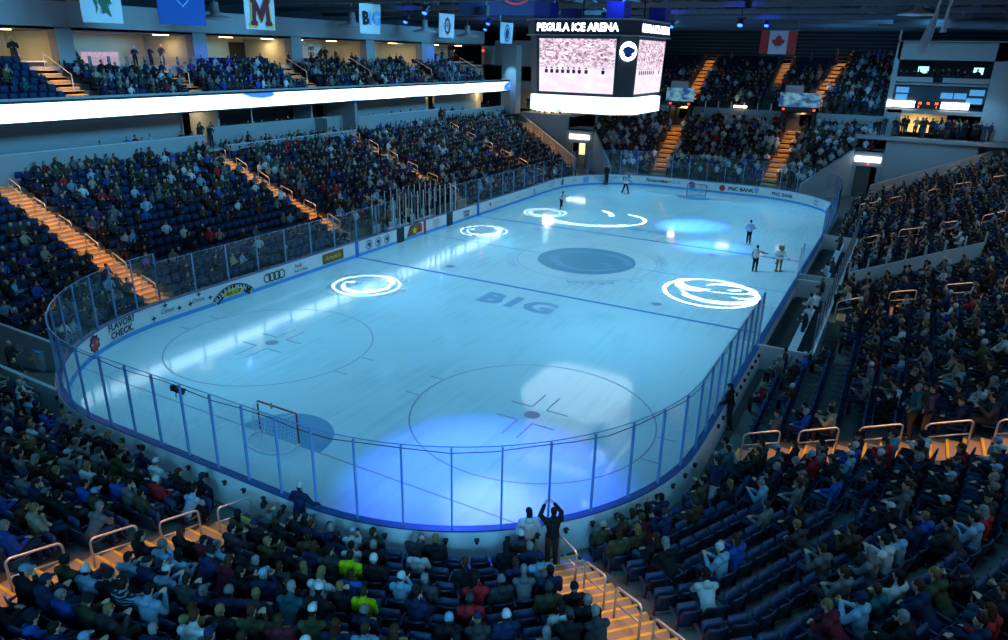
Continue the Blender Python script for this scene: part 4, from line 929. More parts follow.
for f, (x, y) in enumerate(((-2.9, 2.2), (-2.9, -2.2), (2.2, -2.9), (2.2, 2.9))):
    mb = MB(); mb.box((x-.55, y-.5, 14.6), (x+.55, y+.5, 15.4)); mb.build('rigging_box', mat(f'rig_blue', (.08, .12, .6), .5), SB)
for x in (-2, 2):
    for y in (-2, 2): mb = MB(); mb.tube([(x, y, 14.5), (x, y, 18.6)], .05, 6); mb.build('hanging_cable', M['dark'], SB)
area('scoreboard_wash', (-3.2, -2.3, 16.2), .4, 60, (.05, .1, 1))
# ================================================================ BANNERS AND FLAG
def banner(label, c, w_, h, yaw, m, parts, cat='banner', thick=.03):
    root = empty('hanging_flag' if cat == 'flag' else 'hanging_banner', c, yaw); tag(root, label, cat)
    mb = MB(); nx, nz = 10, 8
    for side in (0, 1):
        vs = [(-w_/2+w_*i/nx, -thick*side+.05*math.sin(i*1.1+j*.35), -h*j/nz) for j in range(nz+1) for i in range(nx+1)]
        mb.add(vs, [(j*(nx+1)+i, j*(nx+1)+i+1, (j+1)*(nx+1)+i+1, (j+1)*(nx+1)+i) for j in range(nz) for i in range(nx)])
    mb.build('cloth', m, root, True)
    mb = MB(); mb.tube([(-w_/2-.05, 0, .02), (w_/2+.05, 0, .02)], .03, 6); mb.tube([(-w_/2, 0, .02), (-w_/2, 0, max(.1, 18.62-c[2]))], .012, 4); mb.tube([(w_/2, 0, .02), (w_/2, 0, max(.1, 18.62-c[2]))], .012, 4); mb.build('top_rod', M['rail'], root)
    for nm, mm, fn in parts:
        mb = MB(); fn(mb, lambda x, y, k=[0]: (x, -.095, y-h/2)); mb.build(nm, mm, root, fixn=False)
    return root
YB = 20
def b_poly(*pls): return lambda mb, f: [poly(mb, f, p) for p in pls]
def b_poly2(*pls): return lambda mb, f: [poly(mb, f, [(x*.64, y*.64-.42) for x, y in p]) for p in pls]
spartan = b_poly2([(-.75, .1), (-.7, .75), (-.3, 1.25), (.35, 1.35), (.7, 1.2), (.2, 1.1), (-.2, .8), (-.4, .3), (-.42, -.4), (-.62, -.9), (-.55, -.3)],
                 [(-.2, .45), (.05, .8), (.35, .88), (.62, .6), (.75, .15), (.85, -.1), (.62, -.05), (.55, -.3), (.4, -.05), (.68, -1.05), (.25, -.7), (-.1, -.85), (-.02, -.3), (-.3, -.05)])
banner('white banner with a green helmeted warrior head emblem', (-17.9, YB, 16.45), 2.2, 2.75, 0, M['banner'], [('helmet_emblem', M['green'], spartan)])
banner('royal blue banner with a pale shield emblem', (-13.1, YB, 16.9), 3.1, 3.1, 0, M['bblue'], [('shield_emblem', M['lblue'], lambda mb, f: [arcband(mb, f, .24, .30, 0, 180, 14, 0, .35), poly(mb, f, [(-.42, .2), (-.36, .2), (-.36, -.25), (0, -.55), (.36, -.25), (.36, .2), (.42, .2), (.42, -.28), (0, -.63), (-.42, -.28)]), text_mb('T', .55, lambda x, y: f(x, y+.25), mb, bold=.03)])])
def Mlet(mb, f, k=1): poly(mb, f, [(p[0]*k, p[1]*k) for p in [(-.95, -.85), (-.35, -.85), (-.35, -.6), (-.48, -.5), (-.42, .1), (-.05, -.6), (.05, -.6), (.42, .1), (.48, -.5), (.35, -.6), (.35, -.85), (.95, -.85), (.95, -.6), (.82, -.55), (.72, .55), (.85, .6), (.85, .85), (.4, .85), (0, .1), (-.4, .85), (-.85, .85), (-.85, .6), (-.72, .55), (-.82, -.55), (-.95, -.6)]])
banner('white banner with a maroon block M trimmed in gold', (-7.4, YB, 15.75), 2.4, 2.0, 0, M['banner'], [('letter_edge', M['gold'], lambda mb, f: Mlet(mb, f, 1.07)), ('letter_m', M['maroon'], lambda mb, f: Mlet(mb, lambda x, y: (f(x, y)[0], -.105, f(x, y)[2]), .92))])
banner('white banner with black B and light blue 1G lettering', (3.4, YB, 15.9), 2.4, 2.05, 0, M['banner'], [('letter_b', M['text_dark'], lambda mb, f: text_mb('B', 1.2, lambda x, y: f(x-.6, y), mb, bold=.06)), ('letters_1g', M['lblue'], lambda mb, f: text_mb('1G', 1.2, lambda x, y: f(x+.4, y), mb, bold=.05))])
banner('white banner with a grey and red block O emblem', (13.8, YB, 15.75), 2.3, 1.9, 0, M['banner'], [('block_o', M['redp'], lambda mb, f: arcband(mb, f, .45, .66, 0, 360, 8, 0, 0, .7, 1.1)), ('team_lettering', M['grey'], lambda mb, f: text_mb('OHIO', .5, lambda x, y: f(x, y), mb, bold=.05))])
banner('small white banner with a navy lion head oval', (24.6, YB, 15.5), 2.5, 1.9, 0, M['banner'], [('lion_oval', M['ads'], lambda mb, f: [arcband(mb, f, .62, .72, 0, 360, 28, 0, 0, .8, 1.1), poly(mb, f, [(-.35, .0), (-.2, .35), (.1, .5), (.3, .3), (.4, 0), (.2, -.2), (.25, -.45), (-.05, -.55), (-.3, -.35)])])])
# flag of Canada, and the two banners near the roof on its left and right
LEAF = [(0, 1), (.17, .68), (.38, .78), (.3, .38), (.45, .42), (.52, .3), (.8, .36), (.7, .12), (.78, .04), (.38, -.28), (.42, -.42), (.05, -.36), (.05, -.75), (-.05, -.75), (-.05, -.36), (-.42, -.42), (-.38, -.28), (-.78, .04), (-.7, .12), (-.8, .36), (-.52, .3), (-.45, .42), (-.3, .38), (-.38, .78), (-.17, .68)]
banner('red and white flag with a red maple leaf hanging at the far end', (30, -5.1, 15.05), 3.1, 1.95, -math.pi/2, M['banner'], [('red_bar', M['redp'], b_poly([(-1.55, -.97), (-.8, -.97), (-.8, .97), (-1.55, .97)], [(.8, -.97), (1.55, -.97), (1.55, .97), (.8, .97)])), ('maple_leaf', M['redp'], lambda mb, f: poly(mb, f, [(a*.72, b*.72) for a, b in LEAF]))], cat='flag')
banner('large navy banner with a red and gold crest cut off at the top', (4, 9.0, 18.2), 6.2, 3.1, -math.pi/2+.25, M['bnavy'], [('crest_edge', M['redp'], lambda mb, f: arcband(mb, f, 1.35, 1.5, 200, 340, 20, 1.0, .6)), ('crest_scroll', M['gold'], lambda mb, f: arcband(mb, f, 1.1, 1.2, 210, 330, 20, 1.0, .6))])
def drape(label, pts, w_, cat='banner'):
    # thin vertical banner seen edge-on, gently twisted
    mb = MB(); vs = []; n = len(pts)
    for i, p in enumerate(pts):
        a = .5+.4*math.sin(i*1.3)
        for k in range(5):
            t = (k/4-.5)*w_; vs.append((p[0]+t*math.cos(a), p[1]+t*math.sin(a)+.04*math.sin(k*2+i), p[2]))
    fs = [(5*i+k, 5*i+k+1, 5*i+6+k, 5*i+5+k) for i in range(n-1) for k in range(4)]
    mb.add(vs, fs); o = mb.build('hanging_banner', M['banner'], None, True, False); s_ = o.modifiers.new('t', 'SOLIDIFY'); s_.thickness = .02; tag(o, label, cat); return o
drape('white banner hanging edge-on near the roof, left one of the pair', [(-12.0, -17.25, 18.6), (-12.1, -17.22, 16.5), (-12.2, -17.2, 15.2), (-12.3, -17.17, 14.8), (-12.5, -17.1, 14.3), (-12.7, -17.03, 13.8), (-12.95, -16.97, 13.35), (-13.15, -16.95, 12.95)], .34)
drape('white banner hanging edge-on near the roof, right one of the pair', [(-11.9, -17.5, 18.6), (-12.0, -17.48, 16.5), (-12.1, -17.47, 15.2), (-12.2, -17.45, 14.6), (-12.4, -17.42, 14.1), (-12.66, -17.4, 13.62)], .26)
# ================================================================ BENCHES, PENALTY BOXES, RAIL WALL
def box_area(side, x0, x1, label, nm):
    sg = side; y0 = sg*(HY+.3); y1 = sg*(HY+2.1)
    root = empty('team_bench', ((x0+x1)/2, sg*(HY+1.4), .3)); tag(root, label, 'bench')
    mb = MB(); mb.box((x0-(x0+x1)/2, -.18, .38), (x1-(x0+x1)/2, .18, .45)); mb.build('seat_plank', M['board_plank'], root)
    for x in np.linspace(x0+.4, x1-.4, 6):
        mb = MB(); mb.box((x-(x0+x1)/2-.04, -.14, -.18), (x-(x0+x1)/2+.04, .14, .38)); mb.build('support', M['dark'], root)
M['board_plank'] = mat('plank_pale', (.55, .6, .65), .5)
box_area(-1, -11.5, -2.0, 'long pale players bench on the near right side', 'near'); box_area(-1, .8, 11.0, 'long pale players bench past the timekeeper box, right side', 'far')
box_area(1, -2.6, -.2, 'short penalty bench nearest the camera on the left side', 'a'); box_area(1, .5, 3.0, 'short penalty bench farther along the left side', 'b')
mb = MB()
mb.box((-12.2, -HY-2.35, -.02), (11.8, -HY-2.2, 1.15)); 
for x in (-12.2, -.9, .3, 11.6): mb.box((x, -HY-2.3, -.02), (x+.12, -HY-.1, 1.15))
struct('wall_bench', mb, M['white'])
mb = MB(); mb.box((-12.1, -HY-2.2, -.02), (11.6, -HY-.22, .12)); struct('floor', mb, M['black'])
root = empty('bench_glass'); tag(root, 'tall glass panes with posts behind the right side benches', 'rink glass')
for i in range(14):
    x = -12.1+1.7*i; mb = MB(); mb.box((x+.03, -HY-2.28, 1.15), (x+1.67, -HY-2.267, 2.9)); mb.build('glass_pane', M['glass'], root)
    mb = MB(); mb.box((x-.025, -HY-2.3, 1.15), (x+.025, -HY-2.24, 2.95)); mb.build('post', M['rail'], root)
for k, x in enumerate((-12.1, -.84, .36, 11.66)):
    r2 = empty('bench_glass'); tag(r2, f'glass side screen across the bench area, {ordn(k+1)} from the near end', 'rink glass')
    mb = MB(); mb.box((x-.007, -HY-2.2, 1.12), (x+.007, -HY-.1, 2.9)); mb.build('glass_pane', M['glass'], r2)
    mb = MB(); mb.box((x-.03, -HY-.13, 1.07), (x+.03, -HY-.07, 2.95)); mb.build('post', M['rail'], r2)
root = empty('penalty_box_glass'); tag(root, 'glass screens with pale posts around the left penalty boxes', 'rink glass')
for x in (-3.5, -3.0, .0, .5, 3.5, 4.2):
    mb = MB(); mb.box((x-.007, HY+.1, 1.07), (x+.007, HY+1.9, 3.2)); mb.build('glass_pane', M['glass'], root)
for x in np.linspace(-3.6, 4.3, 12):
    for y in (HY+.06, HY+1.9):
        mb = MB(); mb.box((x-.03, y-.03, 1.07), (x+.03, y+.03, 3.3)); mb.build('post', M['rail'], root)
mb = MB(); mb.box((-3.6, HY+1.86, .5), (4.3, HY+1.94, 1.07)); mb.build('back_panel', M['white'], root)
# pale glass-fronted platform wall inside the right stand
root = empty('platform_rail'); tag(root, 'pale glass fronted platform wall slanting through the right crowd', 'guardrail')
pa, pb = (.4, -HY-2.6), (1.5, -HY-8.6)
mb = MB(); mb.wall(pa, pb, .9, 1.6, .12, None, 3.95); mb.build('panel', M['white'], root)
mb = MB(); mb.wall(pa, pb, 1.6, 2.15, .02, 3.95, 4.45); mb.build('glass_pane', M['glass'], root)
for t in np.linspace(0, 1, 8):
    x, y = pa[0]+(pb[0]-pa[0])*t, pa[1]+(pb[1]-pa[1])*t; mb = MB(); mb.box((x-.04, y-.04, 1.5+2.32*t), (x+.04, y+.04, 2.2+2.32*t)); mb.build('post', M['banner'], root)
# ================================================================ SEATS
def seat_parts(open_):
    b = MB(); vs = []; nx, nz = 6, 5
    for side in (0, 1):
        for j in range(nz+1):
            z = .36+.46*j/nz; lean = -.24-.10*(j/nz)
            wj = .235*(1-.06*(j/nz)**3) if j < nz else .20
            for i in range(nx+1):
                u = i/nx*2-1; vs.append((u*wj, lean+.05*u*u+(-.03 if side else 0), z-(.02*u*u if j == nz else 0)))
    n1 = (nx+1)*(nz+1); fs = []
    for j in range(nz):
        for i in range(nx):
            a = j*(nx+1)+i; fs.append((a, a+1, a+nx+2, a+nx+1)); fs.append((n1+a, n1+a+nx+1, n1+a+nx+2, n1+a+1))
    rim = [i for i in range(nx+1)]+[(j*(nx+1)+nx) for j in range(1, nz+1)]+[nz*(nx+1)+i for i in range(nx-1, -1, -1)]+[j*(nx+1) for j in range(nz-1, 0, -1)]
    for q in range(len(rim)): a, c = rim[q], rim[(q+1) % len(rim)]; fs.append((a, a+n1, c+n1, c))
    b.add(vs, fs)
    p = MB(); vs = []; L_ = .40
    for side in (0, 1):
        for j in range(5):
            t = j/4; wj = .225*(1-.12*max(0, t-.6)/.4)
            for i in range(5):
                u = i/4*2-1
                if open_: q = (u*wj, -.20+L_*t, .44-.02*math.sin(t*3)-(.05 if side else 0)+.012*(u*u))
                else: q = (u*wj, -.12+.07*t-(.055 if not side else 0)+.0, .42+.37*t)
                vs.append(q)
    n1 = 25; fs = []
    for j in range(4):
        for i in range(4): a = j*5+i; fs.append((a, a+1, a+6, a+5)); fs.append((n1+a, n1+a+5, n1+a+6, n1+a+1))
    rim = [0, 1, 2, 3, 4, 9, 14, 19, 24, 23, 22, 21, 20, 15, 10, 5]
    for q in range(16): a, c = rim[q], rim[(q+1) % 16]; fs.append((a, a+n1, c+n1, c))
    p.add(vs, fs)
    f = MB()
    for sx in (-1,):
        x = sx*.262; f.hexa([(x-.02, -.30, 0), (x+.02, -.30, 0), (x+.02, -.16, 0), (x-.02, -.16, 0)], [(x-.02, -.27, .6), (x+.02, -.27, .6), (x+.02, -.2, .6), (x-.02, -.2, .6)])
        f.box((x-.03, -.28, .60), (x+.03, .06, .63))
    return b, p, f
SM = {}
for op in (False, True):
    b, p, f = seat_parts(op); SM[op] = (b.mesh('backrest', M['navy'], True), p.mesh('seat_pan', M['navy2'], True), f.mesh('arm_frame', M['navy']))
for k_ in SM: 
    for me in SM[k_]:
        bm = bmesh.new(); bm.from_mesh(me); bmesh.ops.recalc_face_normals(bm, faces=bm.faces); bm.to_mesh(me); bm.free()
# ---------------- who sits where: probability of an occupied seat by area of the stands (seen image regions)
rng = random.Random(11)
def occ(px, py, sec, row):
    if sec == 'RC':
        if py > 495 and 600 < px < 880: 
            if py < 545 and px < 668: return .9
            return .08 if px < 850 else .3
        if px < 700 and py > 540: return .06
        if py <= 495: return .85
        return .62
    if sec == 'NC':
        if 380 < px < 500 and py < 580: return .12
        return .84 if py < 590 or px < 360 else .66
    if sec == 'NL':
        if (40 < px < 130 and 515 < py < 575): return .1
        if 140 < px < 215 and 495 < py < 545: return .12
        if px > 120 and 440 < py < 500: return .75
        return .66 if py > 470 else .88
    if sec == 'R1':
        if px < 868 and py > 335: return .22
        return .62 if py > 350 else .9
    if sec[0] == 'R': return .93
    if sec == 'L0': return .22 if py < 255 else .7
    if sec == 'L1': 
        if py > 205 and px > 150: return .22
        return .62
    if sec == 'L2': return .45 if py > 195 and px < 330 else .8
    if sec == 'L3': return .82
    if sec == 'L4': return .92
    return .8
S2 = []
for st in seats:
    x, y, z, yaw, sec, k, i, ns = st
    px, py, w_ = pj(x, y, z+.8)
    if not (-130 < px < 1140 and -60 < py < 760) or w_ < 2: continue
    if sec == 'R2' and k < 12:     # platform wall runs through this block
        t = ((x-pa[0])*(pb[0]-pa[0])+(y-pa[1])*(pb[1]-pa[1]))/((pb[0]-pa[0])**2+(pb[1]-pa[1])**2)
        if 0 < t < 1 and -2.2 < x-(pa[0]+(pb[0]-pa[0])*t) < .5: continue
    inf = -12 < px < 1020 and -5 < py < 665
    S2.append(dict(x=x, y=y, z=z, yaw=yaw, sec=sec, k=k, i=i, ns=ns, px=px, py=py, w=w_, inf=inf, per=rng.random() < occ(px, py, sec, k)))
S2.sort(key=lambda s: s['w'])
# colours: name, linear colour, weight
COLS = [('black', (.014, .015, .02), 24), ('navy', (.014, .028, .085), 16), ('dark grey', (.045, .048, .055), 12), ('brown', (.07, .038, .022), 7), ('olive', (.06, .065, .032), 5), ('grey', (.17, .175, .185), 9),
        ('teal', (.02, .11, .13), 3), ('royal blue', (.015, .06, .26), 3), ('light blue', (.22, .4, .56), 4), ('white', (.6, .64, .66), 6), ('maroon', (.13, .014, .028), 3), ('red', (.42, .02, .03), 2), ('cream', (.4, .36, .27), 2), ('purple', (.12, .04, .22), 1)]
CD = {c[0]: c[1] for c in COLS}; CD['yellow-green'] = (.5, .8, .01); CD['tan'] = (.32, .25, .1); CD['royal blue'] = (.02, .09, .42)
HAIR = [('dark', (.018, .012, .009)), ('brown', (.055, .028, .013)), ('blond', (.26, .17, .07)), ('grey', (.28, .28, .28)), ('black', (.008, .008, .009)), ('auburn', (.09, .03, .012))]
# hand-placed people: picture position of the head, what they wear, headwear, pose
KEY = [(368, 581, 'yellow-green', 'short', 'brown', 0), (342, 560, 'yellow-green', 'short', 'dark', 0), (350, 541, 'white', 'short', 'black', 0), (357, 577, 'royal blue', 'long', 'brown', 0), (541, 561, 'light blue', 'cap:navy', 'dark', 0),
       (196, 601, 'tan', 'short', 'brown', 0), (172, 572, 'light blue', 'cap:white', 'dark', 1), (209, 549, 'light blue', 'short', 'grey', 0), (134, 592, 'stripe', 'short', 'dark', 0), (42, 583, 'navy', 'cap:navy', 'dark', 1), (83, 502, 'grey', 'short', 'grey', 2),
       (158, 486, 'red', 'knit:white', 'dark', 0), (180, 489, 'light blue', 'short', 'dark', 2), (33, 424, 'white', 'short', 'blond', 0), (43, 384, 'light blue', 'short', 'black', 0), (38, 381, 'white', 'long', 'dark', 0), (53, 424, 'navy', 'short', 'grey', 2),
       (894, 540, 'white', 'short', 'dark', 1), (910, 533, 'light blue', 'short', 'brown', 1), (903, 520, 'navy', 'short', 'dark', 1), (814, 540, 'grey', 'short', 'brown', 1), (807, 530, 'dark grey', 'short', 'blond', 2), (836, 405, 'teal', 'short', 'blond', 1), (866, 382, 'grey', 'short', 'grey', 1),
       (716, 572, 'white', 'long', 'dark', 2), (734, 535, 'royal blue', 'long', 'brown', 1), (720, 548, 'light blue', 'knit:white', 'dark', 1), (857, 443, 'royal blue', 'knit:white', 'dark', 0), (800, 426, 'royal blue', 'knit:light blue', 'dark', 0), (985, 520, 'light blue', 'short', 'dark', 1), (955, 522, 'dark grey', 'short', 'black', 2),
       (944, 573, 'olive', 'short', 'blond', 2), (935, 590, 'navy', 'short', 'brown', 2), (500, 582, 'dark grey', 'knit:grey', 'dark', 0), (425, 571, 'dark grey', 'short', 'grey', 0), (540, 592, 'olive', 'knit:dark grey', 'dark', 0), (606, 517, 'olive', 'knit:cream', 'dark', 0), (643, 520, 'maroon', 'knit:olive', 'dark', 2), (659, 530, 'black', 'long', 'brown', 0), (640, 534, 'brown', 'long', 'blond', 0), (623, 538, 'olive', 'long', 'brown', 0),
       (593, 533, 'brown', 'short', 'brown', 0), (513, 612, 'navy', 'knit:white', 'dark', 0), (556, 600, 'white', 'long', 'dark', 0), (276, 603, 'teal', 'short', 'grey', 2), (378, 620, 'light blue', 'short', 'brown', 0), (352, 615, 'navy', 'knit:grey', 'dark', 0), (408, 622, 'dark grey', 'long', 'brown', 0), (250, 480, 'grey', 'short', 'dark', 1), (905, 355, 'light blue', 'short', 'dark', 0), (970, 360, 'cream', 'short', 'brown', 0), (880, 318, 'dark grey', 'short', 'blond', 0), (880, 255, 'purple', 'short', 'dark', 0),
       (975, 250, 'purple', 'short', 'dark', 0), (990, 248, 'olive', 'knit:white', 'dark', 0), (780, 345, 'maroon', 'short', 'dark', 2), (763, 355, 'grey', 'short', 'dark', 2), (988, 385, 'white', 'long', 'brown', 2)]
for s_ in S2: s_['kp'] = None
near = [s_ for s_ in S2 if s_['w'] < 34]
for kp in KEY:
    best = None
    for s_ in near:
        if s_['kp']: continue
        hx, hy, _ = pj(s_['x'], s_['y'], s_['z']+1.2); d_ = (hx-kp[0])**2+(hy-kp[1])**2
        if best is None or d_ < best[0]: best = (d_, s_)
    if best and best[0] < 900: best[1]['kp'] = kp; best[1]['per'] = True
# ---------------- body builder
def remesh(mb, vox, smooth_it=3, dec=1.0, name='body'):
    me = mb.mesh('tmp', []); o = bpy.data.objects.new('tmp', me); sc.collection.objects.link(o)
    m_ = o.modifiers.new('r', 'REMESH'); m_.mode = 'VOXEL'; m_.voxel_size = vox; m_.use_smooth_shade = True
    if smooth_it: s_ = o.modifiers.new('s', 'SMOOTH'); s_.iterations = smooth_it; s_.factor = .5
    if dec < 1: d_ = o.modifiers.new('d', 'DECIMATE'); d_.ratio = dec
    dg = bpy.context.evaluated_depsgraph_get(); out = bpy.data.meshes.new_from_object(o.evaluated_get(dg)); out.name = name
    bpy.data.objects.remove(o); out.polygons.foreach_set('use_smooth', [True]*len(out.polygons)); return out
def V(*a): return Vector(a)
def figure(P, hi=False):
    """P: dict of joints in local metres (+Y forward). Returns meshes and the head frame."""
    b = MB(); j = MB(); t = MB(); sh = MB(); sk = P.get('thick', 1)
    pel, che, nk, hd = P['pelvis'], P['chest'], P['neck'], P['head']
    up_ = (che-pel).normalized()
    def q3(d, fwd=V(0, 1, 0)):
        z = d.normalized(); x = fwd.cross(z).normalized(); y = z.cross(x); return Matrix((x, y, z)).transposed()
    rp = q3(up_)
    for mb_, g in ((b, 0), (j, .022)):
        mb_.ell(pel+up_*.02, (.165*sk+g, .12*sk+g, .13+g), rp); mb_.ell(pel.lerp(che, .5), (.145*sk+g, .105*sk+g, .17+g), rp); mb_.ell(che, (.175*sk+g, .115*sk+g, .19+g), rp)
        for s_ in 'LR':
            sh_, el, wr = P['sh'+s_], P['el'+s_], P['wr'+s_]
            mb_.capsule(che+up_*.10, sh_, .075+g, .068+g); mb_.capsule(sh_, el, .058+g, .045+g); mb_.capsule(el, el.lerp(wr, .92 if g else 1), .045+g, .03+g*.9)
    j.capsule(nk-V(0, 0, .05), nk+V(0, -.01, .02), .085, .075)
    if P.get('hood', 1): j.ell(nk+V(0, -.10, -.02), (.12, .07, .08))
    b.capsule(nk-V(0, 0, .06), hd-V(0, .01, .05), .062, .055)
    hr = P.get('headrot', Matrix.Identity(3))
    def H(x, y, z): return hd+hr@V(x, y, z)
    b.ell(H(0, -.008, .03), (.076, .095, .09), hr); b.ell(H(0, .022, -.035), (.058, .068, .075), hr); b.capsule(H(0, .088, .022), H(0, .108, -.012), .011, .015, 8)
    b.ell(H(0, .075, .04), (.055, .02, .014), hr); b.ell(H(0, .083, -.048), (.026, .014, .012), hr); b.ell(H(0, .062, -.085), (.028, .025, .02), hr)
    for s_ in (-1, 1): b.ell(H(s_*.076, -.005, .0), (.012, .022, .032), hr)
    for s_, sx in (('L', -1), ('R', 1)):
        wr = P['wr'+s_]; el = P['el'+s_]; d = P.get('hd'+s_, (wr-el).normalized()); n_ = P.get('hn'+s_, V(0, 0, 1)); n_ = (n_-d*n_.dot(d)).normalized(); sd = d.cross(n_)*(1 if sx > 0 else -1)
        palm = wr+d*.045; rot = Matrix((sd, n_, d)).transposed(); b.ell(palm, (.04, .018, .05), rot)
        for q, (o_, l_) in enumerate(((-.03, .062), (-.01, .078), (.011, .072), (.03, .055))):
            a = palm+d*.035+sd*o_; m1 = a+d*l_*.55-n_*.008; m2 = m1+d*l_*.38-n_*.028; b.tube([a, m1, m2], [.0105, .0098, .0085], 7)
        a = palm-d*.01-sd*.03; b.tube([a, a-sd*.035+d*.03-n_*.01, a-sd*.045+d*.065-n_*.018], [.0135, .012, .01], 7)
    for s_ in 'LR':
        hp, kn, an = P['hp'+s_], P['kn'+s_], P['an'+s_]
        for mb_, g in ((b, 0), (t, .018)):
            mb_.capsule(hp, kn, .088+g, .06+g); mb_.capsule(kn, kn.lerp(an, .35), .058+g, .06+g*.9); mb_.capsule(kn.lerp(an, .3), an, .058+g, .04+g*.9)
        f = P.get('fd'+s_, V(0, 1, 0)); b.capsule(an-V(0, 0, .02), an+f*.13-V(0, 0, .04), .038, .028)
        sh.capsule(an-f*.04-V(0, 0, .045), an+f*.15-V(0, 0, .05), .048, .042)
    t.ell(pel, (.175*sk, .13*sk, .13), rp)
    bd = remesh(b, .0105 if hi else .0125, 2, .5 if hi else .3, 'person')
    bd.materials.append(M['skin']); bd.materials.append(M['eye'])
    hri = hr.inverted(); idx = []
    for f in bd.polygons:
        c = hri@(f.center-hd); idx.append(1 if (abs(abs(c.x)-.031) < .013 and abs(c.z-.012) < .009 and c.y > .06) else 0)
    bd.polygons.foreach_set('material_index', idx)
    jk = remesh(j, .018, 3, .5, 'jacket'); tr = remesh(t, .02, 3, .45, 'trousers'); sm = remesh(sh, .016, 1, .6, 'shoes')
    jk.materials.append(M['cloth']); tr.materials.append(M['cloth']); sm.materials.append(M['shoes'])
    return dict(body=bd, jacket=jk, trousers=tr, shoes=sm, hd=hd, hr=hr)
def sit(lean=0, arms='lap', turn=0, nod=0, sh=0):
    P = dict(pelvis=V(0, -.07, .52)); c = V(0, -.09+lean*.9, .84-lean*.25); P['chest'] = c; nk = c+V(0, .01+lean*.28, .22); P['neck'] = nk; P['head'] = nk+V(0, .03+lean*.15+nod*.03, .155-nod*.01)
    P['headrot'] = Matrix.Rotation(R(turn), 3, 'Z')@Matrix.Rotation(R(-10*nod-lean*25), 3, 'X')
    for s_, k in (('L', -1), ('R', 1)):
        P['sh'+s_] = c+V(k*.185, lean*.15, .13); P['hp'+s_] = V(k*.09, .0, .52); P['kn'+s_] = V(k*(.12+sh), .42, .53); P['an'+s_] = V(k*(.13+sh), .38, .09)
        s0 = P['sh'+s_]
        if arms == 'lap': P['el'+s_] = s0+V(k*.05, .06, -.27); P['wr'+s_] = V(k*.07, .28, .66)
        elif arms == 'phone': P['el'+s_] = s0+V(k*.04, .12, -.26); P['wr'+s_] = s0+V(-k*.12, .36, -.10); P['hn'+s_] = V(0, -.2, 1)
        elif arms == 'knees': P['el'+s_] = s0+V(k*.02, .17, -.22); P['wr'+s_] = V(k*.04, .48, .66)
        elif arms == 'cross': P['el'+s_] = s0+V(k*.07, .10, -.24); P['wr'+s_] = c+V(-k*.10, .19, -.02+.03*k)
        elif arms == 'clap': P['el'+s_] = s0+V(k*.08, .14, -.2); P['wr'+s_] = c+V(k*.02, .38, .06); P['hn'+s_] = V(-k, 0, 0)
        elif arms == 'chin': P['el'+s_] = s0+V(k*.02, .16, -.24); P['wr'+s_] = (P['head']+V(.04, .10, -.17)) if k > 0 else V(-.08, .3, .66)
    return P
def stand(arms='down', turn=0, lean=0, step=0, thick=1):
    P = dict(pelvis=V(0, 0, .98), thick=thick); c = V(0, .0+lean*.6, 1.30-lean*.12); P['chest'] = c; nk = c+V(0, .0+lean*.2, .22); P['neck'] = nk; P['head'] = nk+V(0, .02+lean*.1, .155); P['headrot'] = Matrix.Rotation(R(turn), 3, 'Z')@Matrix.Rotation(R(-lean*30), 3, 'X')
    for s_, k in (('L', -1), ('R', 1)):
        s0 = c+V(k*.185, 0, .13); P['sh'+s_] = s0; P['hp'+s_] = V(k*.09, 0, .93); P['kn'+s_] = V(k*(.10+.03*step), .03+.18*step*k, .50+(.04*step if k > 0 else 0)); P['an'+s_] = V(k*(.11+.10*step), -.02+.30*step*k, .09+(.12*step if k < 0 else 0))
        if arms == 'down': P['el'+s_] = s0+V(k*.07, -.02, -.28); P['wr'+s_] = s0+V(k*.09, .08, -.52)
        elif arms == 'hips': P['el'+s_] = s0+V(k*.17, -.06, -.24); P['wr'+s_] = V(k*.15, .08, 1.02)
        elif arms == 'up': P['el'+s_] = s0+V(k*.10, .20, .05); P['wr'+s_] = s0+V(-k*.06, .34, .26)
        elif arms == 'pocket': P['el'+s_] = s0+V(k*.12, -.04, -.26); P['wr'+s_] = V(k*.17, .10, 1.0)
        elif arms == 'reach': P['el'+s_] = s0+(V(.22, .12, -.12) if k > 0 else V(-.08, .02, -.28)); P['wr'+s_] = s0+(V(.44, .26, -.16) if k > 0 else V(-.10, .10, -.5))
        elif arms == 'skate': P['el'+s_] = s0+V(k*.14, .10+.1*k, -.22); P['wr'+s_] = s0+V(k*.10, .30+.12*k, -.30)
        elif arms == 'lean': P['el'+s_] = s0+V(k*.16, .06, -.22); P['wr'+s_] = s0+V(k*.22, .26, -.34)
    return P
FIG = [figure(sit(0, 'lap')), figure(sit(.06, 'phone', 0, 1)), figure(sit(.28, 'knees', 0, 0, .04)), figure(sit(.03, 'cross', 25)), figure(sit(.08, 'clap', -15)), figure(sit(.05, 'chin', -30, 1)), figure(sit(.02, 'lap', 35, 0, .05)),
       figure(stand('pocket', 10)), figure(stand('up', 0), True), figure(stand('lean', 0, .12, .3), True)]
